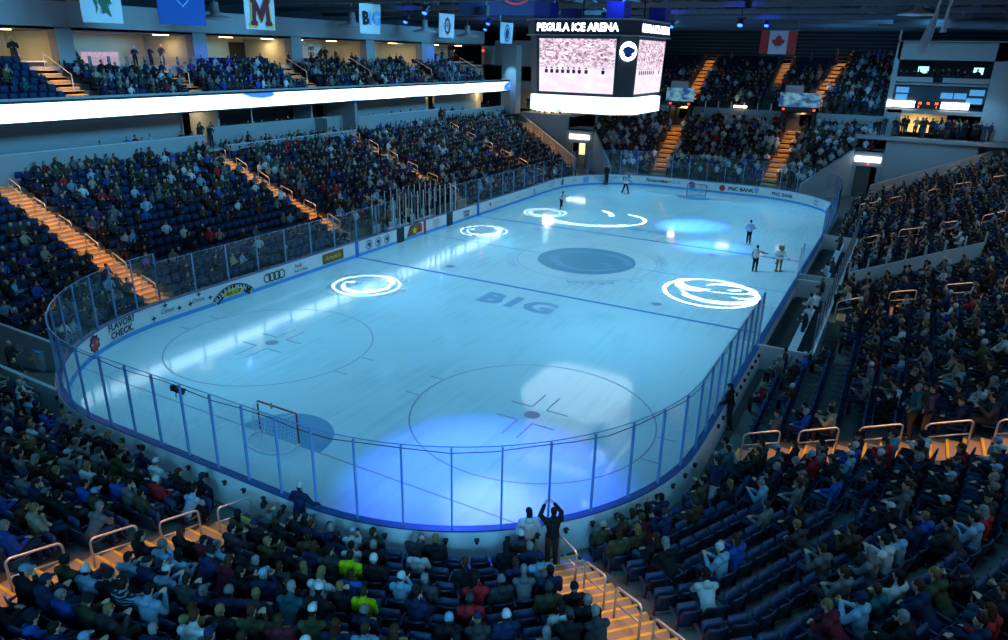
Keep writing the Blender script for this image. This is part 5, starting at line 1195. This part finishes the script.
def headwear(kind):
    m_ = MB(); I = Matrix.Identity(3)
    if kind == 'short': m_.ell((0, -.016, .045), (.083, .100, .086)); m_.ell((0, -.045, -.005), (.076, .066, .085)); nm = 'hair'
    elif kind == 'long': m_.ell((0, -.012, .045), (.088, .103, .092)); m_.ell((0, -.055, -.05), (.088, .06, .15)); m_.ell((0, -.08, -.15), (.08, .045, .11)); nm = 'hair'
    elif kind == 'knit': m_.ell((0, -.012, .055), (.090, .108, .092)); m_.capsule((-.0, -.012, .02), (0, -.012, .035), .098, .098, 16, 2); m_.ell((0, -.02, .15), (.022, .022, .018)); nm = 'knit_hat'
    elif kind == 'cap': m_.ell((0, -.012, .052), (.087, .105, .082)); m_.ell((0, .115, .052), (.062, .065, .012)); nm = 'baseball_cap'
    me = remesh(m_, .011, 2, .6, nm)
    # open the face side: drop what would cover the face
    bm = bmesh.new(); bm.from_mesh(me)
    if kind in ('short', 'long'): bmesh.ops.delete(bm, geom=[f for f in bm.faces if (c := f.calc_center_median()).y > .05 and c.z < .055], context='FACES')
    bm.to_mesh(me); bm.free(); me.materials.append(M['hair'] if nm == 'hair' else M['cloth']); return nm, me
HW = {k: headwear(k) for k in ('short', 'long', 'knit', 'cap')}
def person(loc, yaw, fig, jc, tc, head, hc, label, cat='person', group=None, jmat=None, scale=1, skin=None):
    F = FIG[fig] if isinstance(fig, int) else fig
    o = link(bpy.data.objects.new('person', F['body'])); o.location = loc; o.rotation_euler = (0, 0, yaw); o.scale = (scale,)*3; tag(o, label, cat, group)
    for nm, c in (('jacket', jc), ('trousers', tc), ('shoes', (.03, .03, .035))):
        q = link(bpy.data.objects.new(nm, F[nm])); q.parent = o; q.color = (*c, 1)
        if nm == 'jacket' and jmat: q.material_slots[0].link = 'OBJECT'; q.material_slots[0].material = jmat
    k = head.split(':')[0]
    if k != 'none':
        nm, me = HW[k]; q = link(bpy.data.objects.new(nm, me)); q.parent = o; q.location = F['hd']; q.rotation_euler = F['hr'].to_euler(); q.color = (*(CD[head.split(':')[1]] if ':' in head else hc), 1)
        if k in ('knit', 'cap'):
            q = link(bpy.data.objects.new('hair', HW['short'][1])); q.parent = o; q.location = F['hd']+V(0, -.004, -.012); q.scale = (.96, .96, .96); q.color = (*hc, 1); q.rotation_euler = F['hr'].to_euler()
    return o
def wpick(r_):
    t = r_.random()*sum(c[2] for c in COLS)
    for c in COLS:
        t -= c[2]
        if t <= 0: return c[0]
SIDE = dict(RC='bottom right block', NC='bottom centre block', NL='bottom left block', L0='left corner block', R1='right side block', L1='left stand', L2='left stand', L3='left stand', L4='left stand', R2='farther right block', R3='right stand', R4='right stand')
CARD = ['one', 'two', 'three', 'four', 'five', 'six', 'seven', 'eight', 'nine', 'ten', 'eleven', 'twelve', 'thirteen', 'fourteen', 'fifteen', 'sixteen', 'seventeen', 'eighteen', 'nineteen']
def card(n): return CARD[n-1] if n < 20 else (['twenty', 'thirty', 'forty', 'fifty', 'sixty'][n//10-2]+('-'+CARD[n % 10-1] if n % 10 else ''))
def seatpos(s_):
    return f'row {card(s_["k"]+1)}, seat {card(s_["i"]+1)}, {SIDE[s_["sec"]]}'
NUM = {v: v for v in ()}
ip = 0; iseat = 0; stuff_seats = []; stuff_people = []
HN = {'short': '', 'long': 'long', 'knit': 'knit hat', 'cap': 'cap'}
for s_ in S2:
    sd = random.Random(int(s_['x']*1000)*7+int(s_['y']*1000))
    nat = (s_['x'], s_['y'], s_['z'])
    stand_up = False
    if s_['inf'] and iseat < 300:
        iseat += 1; root = empty('stadium_seat', nat, s_['yaw']); om = s_['per']
        for me, nm in zip(SM[om], ('backrest', 'seat_pan', 'arm_frame')): q = link(bpy.data.objects.new(nm, me)); q.parent = root
        tag(root, f'{"taken" if om else "empty"} navy seat, {seatpos(s_)}', 'seat', 'navy stadium seats nearest the camera')
    else: stuff_seats.append((s_['x'], s_['y'], s_['z'], s_['yaw'], s_['per']))
    if s_['per']:
        kp = s_['kp']
        if s_['inf'] and ip < 290:
            ip += 1
            if kp: jn, hw, hn, ps = kp[2], kp[3], kp[4], kp[5]
            else:
                jn = wpick(sd); hw = sd.choice(['short']*6+['long']*4+['knit']*2+['cap']*2); ps = sd.choice([0, 0, 1, 2, 3, 4, 5, 6]); hn = sd.choice([h[0] for h in HAIR])
                if hw in ('knit', 'cap'): hw += ':'+sd.choice(['navy', 'white', 'grey', 'black', 'dark grey', 'light blue'])
            jm = M['stripe'] if jn == 'stripe' else None; jc = (.35, .5, .6) if jn == 'stripe' else CD[jn]; jw = 'striped' if jn == 'stripe' else jn
            v = 1+sd.uniform(-.15, .15); jc = tuple(c*v for c in jc)
            tcn = sd.choice([(.02, .03, .07), (.015, .015, .02), (.05, .08, .14), (.05, .045, .04), (.02, .03, .07)])
            hk = hw.split(':'); hd_ = f'{hk[1]} {HN[hk[0]]}' if len(hk) > 1 else (f'long {hn} hair' if hk[0] == 'long' else f'{hn} hair')
            o = person((s_['x'], s_['y'], s_['z']), s_['yaw']+sd.uniform(-.2, .2), ps, jc, tcn, hw, dict(HAIR)[hn], f'person in {jw} jacket, {hd_}, {seatpos(s_)}', group='spectators seated nearest the camera', jmat=jm, scale=sd.uniform(.92, 1.04))
        else: stuff_people.append((s_['x'], s_['y'], s_['z'], s_['yaw'], 0, CD[kp[2]] if kp and kp[2] in CD else None, s_['sec']))
# standing spectators and others
def ord_person(px, py, z, **k): pass
def gpos(px, py, z):
    d = FW+RT*(px-504)/FOC-UP*(py-320)/FOC; t = (z-CP[2])/d[2]; return CP+t*d
def bowl(px, py, h=0):
    d = FW+RT*(px-504)/FOC-UP*(py-320)/FOC; t = 2
    while t < 90:
        P = CP+t*d
        qx = abs(P[0])-SX; qy = abs(P[1])-SY; ds = math.hypot(max(qx, 0), max(qy, 0))+min(max(qx, qy), 0)-CR
        if P[2] < .2+.36*max(0, ds-.7)+h: return P
        t += .02
    return P
ICE_Y = lambda P: math.atan2(-P[1], -P[0])-math.pi/2
SP = [((302, 540, .1), 9, 'navy', 'knit:white', 'dark', (.06, .1, .16), 'person in dark jacket and striped white knit hat leaning on the near boards', .1),
      ((551, 566, .3), 8, 'black', 'short', 'dark', (.09, .06, .04), 'person in black jacket with arms raised taking a picture at the bottom stairs', 0),
      ((527, 566, .2), 7, 'white', 'long', 'dark', (.03, .03, .05), 'person with long dark hair in white standing beside the raised-arms person', 0),
      ((711, 512, .6), 7, 'navy', 'short', 'dark', (.45, .5, .55), 'standing person in navy jacket and pale trousers by the near right front rows', 0),
      ((906, 441, 0), 7, 'teal', 'short', 'grey', (.09, .09, .06), 'tall standing person in teal jacket on the right stairs landing', .2),
      ((921, 444, 0), 7, 'navy', 'short', 'brown', (.12, .09, .05), 'standing person in navy jacket and khaki trousers on the right stairs', -.1),
      ((728, 428, .05), 9, 'black', 'cap:navy', 'dark', (.02, .02, .03), 'person in black leaning on the boards at the near right', 0)]
for (px, py, z), fg, jn, hw, hn, tcn, lb, dy in SP:
    P = gpos(px, py, z) if z else bowl(px, py)
    if z: zz = z
    else: zz = P[2]+.1
    cx = max(-SX, min(SX, P[0])); cy = max(-SY, min(SY, P[1])); yw = math.atan2(cy-P[1], cx-P[0])-math.pi/2+dy
    person((P[0], P[1], zz-.02 if z else zz), yw, fg, CD[jn], tcn, hw, dict(HAIR)[hn], lb)
# ---------------- people on the ice
FR = dict(ref=figure(stand('hips', 0), True), reach=figure(stand('reach', 20), True), down=figure(stand('down', 0), True), skate=figure(stand('skate', 0, .35, .8), True), door=figure(stand('pocket', 0, 0, 0, 1.15), True))
def band_child(o, nm, mm, fn): mb = MB(); fn(mb); q = mb.build(nm, mm, o, True); return q
refmat = objcol('referee_stripes', stripes=False)
def refstripes():
    m, N, L, b = nt('referee_shirt'); tc = N.new('ShaderNodeTexCoord'); wv = N.new('ShaderNodeTexWave'); wv.bands_direction = 'X'; wv.inputs['Scale'].default_value = 5
    cr = N.new('ShaderNodeValToRGB'); cr.color_ramp.interpolation = 'CONSTANT'; cr.color_ramp.elements[0].color = (.03, .03, .04, 1); cr.color_ramp.elements[1].position = .42; cr.color_ramp.elements[1].color = (.7, .75, .78, 1)
    L.new(tc.outputs['Object'], wv.inputs[0]); L.new(wv.outputs[1], cr.inputs[0]); L.new(cr.outputs[0], b.inputs['Base Color']); return m
RS = refstripes(); BK = (.012, .012, .016)
P0 = gpos(748, 244, 0); o = person((P0[0], P0[1], .06), R(-65), FR['ref'], (.6, .7, .75), BK, 'short', (.01, .01, .012), 'referee in striped shirt and black trousers standing alone with hands at the waist', 'person', jmat=RS, scale=.96)
P1 = gpos(754, 272, 0); o = person((P1[0], P1[1], .06), R(-100), FR['reach'], (.6, .7, .75), BK, 'short', (.01, .01, .012), 'referee with orange armbands reaching a hand toward the lion mascot', 'person', jmat=RS, scale=.95)
orng = mat('orange_armband', (.8, .13, .03), .6)
def arm(o, F, s_, P): 
    a, b_ = P['sh'+s_].lerp(P['el'+s_], .55), P['sh'+s_].lerp(P['el'+s_], .8); return band_child(o, 'armband', orng, lambda mb: mb.tube([a, b_], .082, 10))
for s_ in 'LR': arm(o, None, s_, stand('reach', 20))
P4 = gpos(561, 209, 0); o = person((P4[0], P4[1], .06), R(140), FR['skate'], (.45, .5, .55), BK, 'cap:black', (.01, .01, .012), 'skating official with red armbands bending forward near the left boards', 'person', jmat=RS, scale=.88)
for s_ in 'LR': arm(o, None, s_, stand('skate', 0, .35, .8))
P5 = gpos(625, 194, 0); person((P5[0], P5[1], .06), R(-120), FR['skate'], (.5, .6, .66), BK, 'cap:black', (.01, .01, .012), 'official in mid stride skating across the far end', 'person', jmat=RS, scale=1.0)
P6 = gpos(605, 184.5, 0); person((P6[0]-.2, P6[1]-.2, .05), R(150), FR['door'], (.03, .022, .02), (.03, .022, .02), 'short', (.02, .012, .01), 'dark dressed person standing at the far left corner boards', 'person', scale=1.15)
# skates for the ice people
for o in [q for q in list(bpy.data.objects) if q.name.startswith('person') and q.location.z < .0601 and q.get('category') == 'person' and abs(q.location.x) < 30 and abs(q.location.y) < 12.9 and q.location.z > .055]:
    mb = MB()
    PP = {'ref': stand('hips'), 'reach': stand('reach'), 'skate': stand('skate', 0, .35, .8), 'down': stand('down')}
    key = [k for k in PP if FR[k]['body'] == o.data]
    if key:
        for s_ in 'LR':
            an = PP[key[0]]['an'+s_]; mb.box((an.x-.006, an.y-.1, -.055+an.z-.09), (an.x+.006, an.y+.2, .03+an.z-.09))
        mb.build('skate_blade', M['steel'], o)
# lion mascot
LP = stand('lean', 35, 0, 0, 1.25); lf = None
def lion():
    P = LP; F = figure(P, True)
    root = link(bpy.data.objects.new('lion_mascot', F['body'])); fur = mat('lion_fur', (.32, .15, .035), .9, noise=.4, scale=20)
    root.data.materials.clear(); root.data.materials.append(fur); root.data.materials.append(M['eye'])
    q = link(bpy.data.objects.new('jersey', F['jacket'])); q.parent = root; q.color = (.75, .8, .85, 1)
    band_child(root, 'jersey_stripe', M['ads'], lambda mb: mb.ell((0, 0, 1.12), (.235, .175, .03), None, 20, 6))
    band_child(root, 'jersey_number', M['ads'], lambda mb: text_mb('00', .2, lambda x, y: (-x, -.16, 1.32+y), mb, bold=.03))
    hd = F['hd']
    def h(mb):
        mb.ell(hd+V(0, 0, .06), (.17, .17, .17)); mb.ell(hd+V(0, .15, .0), (.09, .09, .075)); mb.ell(hd+V(0, .1, -.08), (.08, .08, .05))
        for k in (-1, 1): mb.ell(hd+V(k*.12, -.02, .2), (.045, .03, .05)); mb.ell(hd+V(k*.05, .13, .11), (.04, .05, .03))
    mb = MB(); h(mb); me = remesh(mb, .016, 2, .7, 'lion_head'); me.materials.append(fur); q = link(bpy.data.objects.new('lion_head', me)); q.parent = root
    band_child(root, 'nose', M['eye'], lambda mb: mb.ell(hd+V(0, .235, .035), (.03, .02, .02)))
    band_child(root, 'furry_feet', fur, lambda mb: [mb.ell((k*.12, .06, .06), (.11, .17, .07)) for k in (-1, 1)])
    band_child(root, 'tail', fur, lambda mb: mb.tube([(0, -.15, .95), (0, -.3, .8), (.05, -.38, .55), (.1, -.42, .4)], [.03, .025, .022, .045], 8))
    return root
P2 = gpos(778, 271, 0); o = lion(); o.location = (P2[0], P2[1], .0); o.rotation_euler = (0, 0, R(110)); o.scale = (1.12, 1.12, .88); tag(o, 'brown lion mascot in a white jersey standing beside the referee', 'mascot')
# people behind the benches / suites / concourse go to the far crowd
def at_row(lst, kind, colf=None, sec='X'):
    for x, y, z, yaw in lst: stuff_people.append((x, y, z, yaw, kind, colf() if colf else None, sec))
rr_ = random.Random(5)
for (x, y, z, k) in FAR[:nl]:
    if rr_.random() < .93: stuff_people.append((x+.1, y, z, math.pi/2, 1, None, 'F'))
for (x, y, z, k) in FAR[nl:]:
    px, py, _ = pj(x, y, z+1)
    pr = .75 if k < 8 and -3 < y < 6 else (.85 if y < -8 else .45); 
    if k > 8 and y > -8: pr = .08
    if rr_.random() < pr: stuff_people.append((x+.1, y, z, math.pi/2, 1 if y < -6 or k < 7 else 0, None, 'U'))
    stuff_seats.append((x, y, z, math.pi/2, True)) if k > 7 else None
for (x, y, z, k) in UP_L:
    stuff_seats.append((x, y, z, math.pi, False))
    if rr_.random() < ((.25 if x < -14 else .85) if k < 4 else (.1 if x < -14 else .35)): stuff_people.append((x, y, z, math.pi, 0, None, 'UL'))
for (x, y, z, k) in UP_R:
    if pj(x, y, z)[0] > -50 and x > 5 and rr_.random() < .85: stuff_people.append((x, y, z, 0, 0, None, 'UR')); stuff_seats.append((x, y, z, 0, True))
for x in np.arange(-20, 37, .62):
    if -6.2 < x < -5.3: continue
    zf = 5.72 if not (-5.3 < x < 9.6) else 4.96
    pr = .15 if x < -13 else (.45 if x < -6 else .8)
    if x > 27: pr = .12
    if rr_.random() < pr: stuff_people.append((x, 27.8 if x < -5.3 or x > 9.6 else 27.6, zf-(.0 if zf > 5 else .0), math.pi+rr_.uniform(-.3, .3), 1 if rr_.random() < .15 else 2, None, 'S'))
    if -4 < x < 9.2 and rr_.random() < .55: stuff_people.append((x, 29.4, 5.95, math.pi, 2, None, 'S'))
for x, y, z in ((-5.9, 28.6, 5.7), (-5.5, 28.0, 5.7), (-6.4, 28.4, 5.7), (-4.9, 28.8, 5.7), (9.9, 28.3, 5.7), (10.4, 27.9, 5.7), (24.0, 28.6, 5.7), (34.5, 28.6, 5.7), (36.2, 28.7, 5.7), (-16.0, 32.4, 11.1), (-11.6, 33.5, 11.1), (-6.2, 33, 11.1), (-4.8, 33.4, 11.1), (-7.4, 32.8, 11.1), (12.6, 33, 11.1), (15, 34, 11.1), (29.5, 34, 11.1), (31, 33, 11.1), (34, 34, 11.1), (35.4, 33.6, 11.1), (36.6, 34, 11.1), (7.8, 33, 11.1)): stuff_people.append((x, y, z, math.pi, 1, (.02, .025, .03), 'S'))
for i in range(9): stuff_people.append((40.5+rr_.random(), 18.6+.9*i, 5.86, math.pi/2+rr_.uniform(-.5, .5), 1, (.03, .035, .05), 'S'))
for i in range(46): stuff_people.append((38.0+rr_.random()*4, -14.0-rr_.random()*9.5, 5.86, math.pi/2+rr_.uniform(-1.2, .5), 1, None, 'S'))
for i in range(12): stuff_people.append((40.7+rr_.random()*1.2, -15-.6*i, 10.8, math.pi/2, 2, (.02, .02, .03), 'S'))
for i in range(16): stuff_people.append((-9.5+1.25*i, -HY-1.4, .12, 0, 1, rr_.choice([(.02, .03, .06), (.6, .65, .7), (.05, .05, .06)]), 'B')) if i not in (7, 8) and rr_.random() < .75 else None
for i in range(9): stuff_people.append((-3.2+.85*i, HY+1.5, .12, math.pi, 1, None, 'B')) if rr_.random() < .7 else None
for q in ((-30.1, 10.0, .0), (-29.3, 12.2, .0), (-30.2, 12.6, 0)): stuff_people.append((*q, R(200), 1, (.02, .02, .03), 'S'))
# ---------------- low detail crowd template: classes 0 jacket 1 skin 2 hair 3 trousers
def lowp(kind):
    m_ = MB(); s_ = {0: 0, 1: .44, 2: .0}[kind]; b_ = .05 if kind != 2 else .12
    def ring(pts):
        pass
    def body(c0, c1, c2, c3, c4):
        o_ = len(m_.v); L_ = [c0, c1, c2, c3, c4]; rad = [(.17, .13), (.16, .12), (.2, .13), (.19, .11), (.07, .06)]
        for c, (a, b) in zip(L_, rad): m_.v += [(c[0]+a*math.cos(2*math.pi*k/8), c[1]+b*math.sin(2*math.pi*k/8), c[2]) for k in range(8)]
        for j in range(4):
            for k in range(8): m_.f.append((o_+j*8+k, o_+j*8+(k+1) % 8, o_+j*8+8+(k+1) % 8, o_+j*8+8+k)); m_.m.append(0)
        m_.f.append(tuple(range(o_+32, o_+40))); m_.m.append(0)
    z = s_
    m_.mi = 0; body((0, -.07, .46+z), (0, -.08, .66+z), (0, -.06, .88+z), (0, -.05, 1.02+z), (0, -.03, 1.1+z))
    for k in (-1, 1): m_.tube([(k*.2, -.05, 1.0+z), (k*.26, .02, .76+z), (k*.12, .24, .74+z)], [.065, .055, .045], 5)
    m_.mi = 1; m_.ell((0, .0, 1.2+z), (.078, .09, .115), None, 8, 6); m_.ell((.10, .27, .75+z), (.04, .05, .035), None, 5, 3); m_.ell((-.10, .27, .75+z), (.04, .05, .035), None, 5, 3)
    m_.mi = 2; m_.ell((0, -.025, 1.235+z), (.088, .096, .1), None, 8, 5)
    m_.mi = 3
    for k in (-1, 1):
        if kind == 1: m_.tube([(k*.09, -.05, .95), (k*.1, 0, .5), (k*.11, -.02, .0)], [.1, .075, .06], 6)
        else: m_.tube([(k*.09, -.05, .5), (k*.11, .4, .53), (k*.12, .38, .03)], [.095, .075, .05], 6)
    return m_
LOW = [lowp(k) for k in range(3)]
def merge(name, insts, temps, colors, m_, label, cat, parts_mat=None):
    VS = []; LOOPS = []; SIZES = []; CL = []; off = 0
    cache = []
    for t in temps:
        v = np.array(t.v, float); loops = np.array([i for f in t.f for i in f]); sizes = np.array([len(f) for f in t.f]); cls = np.array(t.m); cache.append((v, loops, sizes, cls))
    for (x, y, z, yaw, k, sc_), col in zip(insts, colors):
        v, lo, si, cl_ = cache[k]; c, s_ = math.cos(yaw), math.sin(yaw); w_ = v*sc_
        VS.append(np.stack([w_[:, 0]*c-w_[:, 1]*s_+x, w_[:, 0]*s_+w_[:, 1]*c+y, w_[:, 2]+z], 1)); LOOPS.append(lo+off); SIZES.append(si); off += len(v)
        if col is not None: CL.append(np.repeat(np.array(col)[cl_], si, axis=0))
    VS = np.concatenate(VS); LOOPS = np.concatenate(LOOPS); SIZES = np.concatenate(SIZES)
    me = bpy.data.meshes.new(name); me.vertices.add(len(VS)); me.vertices.foreach_set('co', VS.ravel()); me.loops.add(len(LOOPS)); me.loops.foreach_set('vertex_index', LOOPS)
    me.polygons.add(len(SIZES)); st = np.concatenate([[0], np.cumsum(SIZES)[:-1]]); me.polygons.foreach_set('loop_start', st); me.polygons.foreach_set('loop_total', SIZES)
    me.update(calc_edges=True)
    if CL:
        a = me.color_attributes.new('Col', 'FLOAT_COLOR', 'CORNER'); C_ = np.concatenate(CL); a.data.foreach_set('color', np.concatenate([C_, np.ones((len(C_), 1))], 1).ravel())
    me.materials.append(m_); me.validate(); o = link(bpy.data.objects.new(name, me)); tag(o, label, cat, None, 'stuff'); return o
groups = {}
for p_ in stuff_people:
    s_ = p_[6]; g_ = 'left' if s_ in ('L0', 'L1', 'L2', 'L3', 'L4', 'UL') else ('far' if s_ in ('F', 'U') else ('right' if s_[0] in 'RU' or s_ in ('NC', 'NL') else 'suites'))
    groups.setdefault(g_, []).append(p_)
r2_ = random.Random(77)
LBL = dict(left='dense crowd of spectators filling the left side stands', far='standing crowd in white and dark clothes packing the far end', right='dark crowd of spectators filling the right side stands', suites='people standing and sitting in the suites, benches and walkways')
for g_, lst in groups.items():
    ins = []; cols = []
    for (x, y, z, yaw, kind, col, s_) in lst:
        c = col or CD[wpick(r2_)]
        if g_ == 'far' and r2_.random() < (.24 if s_ == 'F' else .06): c = (.6, .66, .7)
        v = r2_.uniform(.7, 1.25); c = tuple(min(.8, q*v+.004) for q in c); hc = r2_.choice(HAIR)[1]
        if r2_.random() < .16: hc = r2_.choice([(.55, .6, .65), (.02, .04, .12), (.3, .32, .35), (.55, .6, .65)])
        sk = .8+.4*r2_.random(); ins.append((x+r2_.uniform(-.12, .12), y+r2_.uniform(-.12, .12), z, yaw+r2_.uniform(-.5, .5), kind, r2_.uniform(.84, 1.08)))
        cols.append([c, (.50*sk, .30*sk, .21*sk), hc, r2_.choice([(.02, .03, .07), (.015, .015, .02), (.06, .09, .15), (.05, .045, .04)])])
    merge('crowd', ins, LOW, cols, M['crowd'], LBL[g_], 'crowd')
lows = []
for op in (False, True):
    m_ = MB(); 
    m_.hexa([(-.23, -.24, .36), (.23, -.24, .36), (.23, -.21, .36), (-.23, -.21, .36)], [(-.2, -.36, .8), (.2, -.36, .8), (.2, -.32, .8), (-.2, -.32, .8)])
    m_.mi = 1
    if op: m_.box((-.22, -.2, .39), (.22, .2, .45))
    else: m_.hexa([(-.22, -.19, .42), (.22, -.19, .42), (.22, -.12, .42), (-.22, -.12, .42)], [(-.19, -.13, .79), (.19, -.13, .79), (.19, -.06, .79), (-.19, -.06, .79)])
    m_.mi = 0; m_.box((-.28, -.28, 0), (-.25, -.2, .62)); m_.box((-.285, -.26, .6), (-.245, .04, .63)); lows.append(m_)
o = merge('stadium_seats', [(x, y, z, yaw, 1 if p_ else 0, 1) for x, y, z, yaw, p_ in stuff_seats], lows, [[(.011, .026, .068), (.018, .048, .125)]]*len(stuff_seats), M['crowd'], 'rows of navy stadium seats filling the farther stands', 'seats')
print('PEOPLE', ip, 'stuff', len(stuff_people), 'SEATS', iseat, len(stuff_seats))

# ---------------- small things by the near left tunnel and on the glass
def prop(name, label, cat, P, parts):
    o = empty(name, P); tag(o, label, cat)
    for nm, m_, fn in parts: mb = MB(); fn(mb); mb.build(nm, m_, o, nm in ('pail',))
    return o
P = gpos(38, 366, 0); prop('bucket', 'yellow bucket on the floor of the near left tunnel', 'bucket', (P[0], P[1], 0), [('pail', M['bucket'], lambda mb: mb.tube([(0, 0, 0), (0, 0, .5)], [.2, .27], 14)), ('handle', M['rail'], lambda mb: mb.tube([(-.26, 0, .48), (-.2, 0, .66), (0, 0, .74), (.2, 0, .66), (.26, 0, .48)], .012, 5))])
P = gpos(46, 368, 0); prop('trash_bin', 'pale blue grey bin beside the yellow bucket', 'bin', (P[0], P[1], 0), [('body', M['banner'], lambda mb: mb.hexa([(-.24, -.24, 0), (.24, -.24, 0), (.24, .24, 0), (-.24, .24, 0)], [(-.3, -.3, .8), (.3, -.3, .8), (.3, .3, .8), (-.3, .3, .8)])), ('lid', M['lblue'], lambda mb: mb.box((-.32, -.32, .8), (.32, .32, .86)))])
P = gpos(25, 362, 0); prop('folding_chair', 'dark folding chair standing in the near left tunnel', 'chair', (P[0], P[1], 0), [('seat', M['dark'], lambda mb: mb.box((-.22, -.2, .44), (.22, .2, .47))), ('backrest', M['dark'], lambda mb: mb.box((-.22, .18, .6), (.22, .21, .88)))]+[('leg', M['dark'], (lambda mb, x=x, y=y: mb.tube([(x, y, 0), (x, y*.9, .88 if y > 0 else .44)], .014, 5))) for x in (-.2, .2) for y in (-.19, .19)])
P = gpos(171, 392, 3.52); nearest = min((outline(S_NE-8+i*.05, .07)[:2] for i in range(400)), key=lambda q: (q[0]-P[0])**2+(q[1]-P[1])**2)
an = math.atan2(nearest[1], nearest[0]-(-8)); prop('remote_camera', 'black remote camera cluster clamped near the top of the near glass', 'camera', (-30.45, .45, 2.98), [('clamp_arm', M['dark'], lambda mb: mb.tube([(0, 0, -.15), (0, 0, .06), (.12, 0, .1)], .03, 6)), ('crossbar', M['dark'], lambda mb: mb.box((.08, -.5, .08), (.14, .5, .13)))]+[('camera_head', M['black'], (lambda mb, y=y, h=h: (mb.box((.0, y-.1, .13), (.24, y+.1, .13+h)), mb.tube([(.24, y, .13+h/2), (.36, y, .12+h/2)], .06, 10)))) for y, h in ((-.36, .26), (0, .2), (.34, .3))]+[('red_tally', M['redp'], lambda mb: mb.box((.0, -.42, .39), (.1, -.3, .43)))]).scale = (.55,)*3
P = gpos(39, 338, .95); mb = MB(); d_ = Vector((T1[0]+TU.x*1.6, T1[1]+TU.y*1.6)); n_ = Vector((-.966, -.259)); t_ = Vector((TU.x, TU.y))
for a, b in ((-.14, -.14), (.02, .02), (-.14, .02), (.02, -.14)):
    q = [(d_+n_*.17+t_*(a+i)).to_tuple() for i in (0, .12)]; mb.add([(q[0][0], q[0][1], .95+b), (q[1][0], q[1][1], .95+b), (q[1][0], q[1][1], 1.07+b), (q[0][0], q[0][1], 1.07+b)], [(0, 1, 2, 3)])
o = mb.build('wall_sticker', M['banner']); tag(o, 'small white square emblem on the near left tunnel wall', 'sticker')
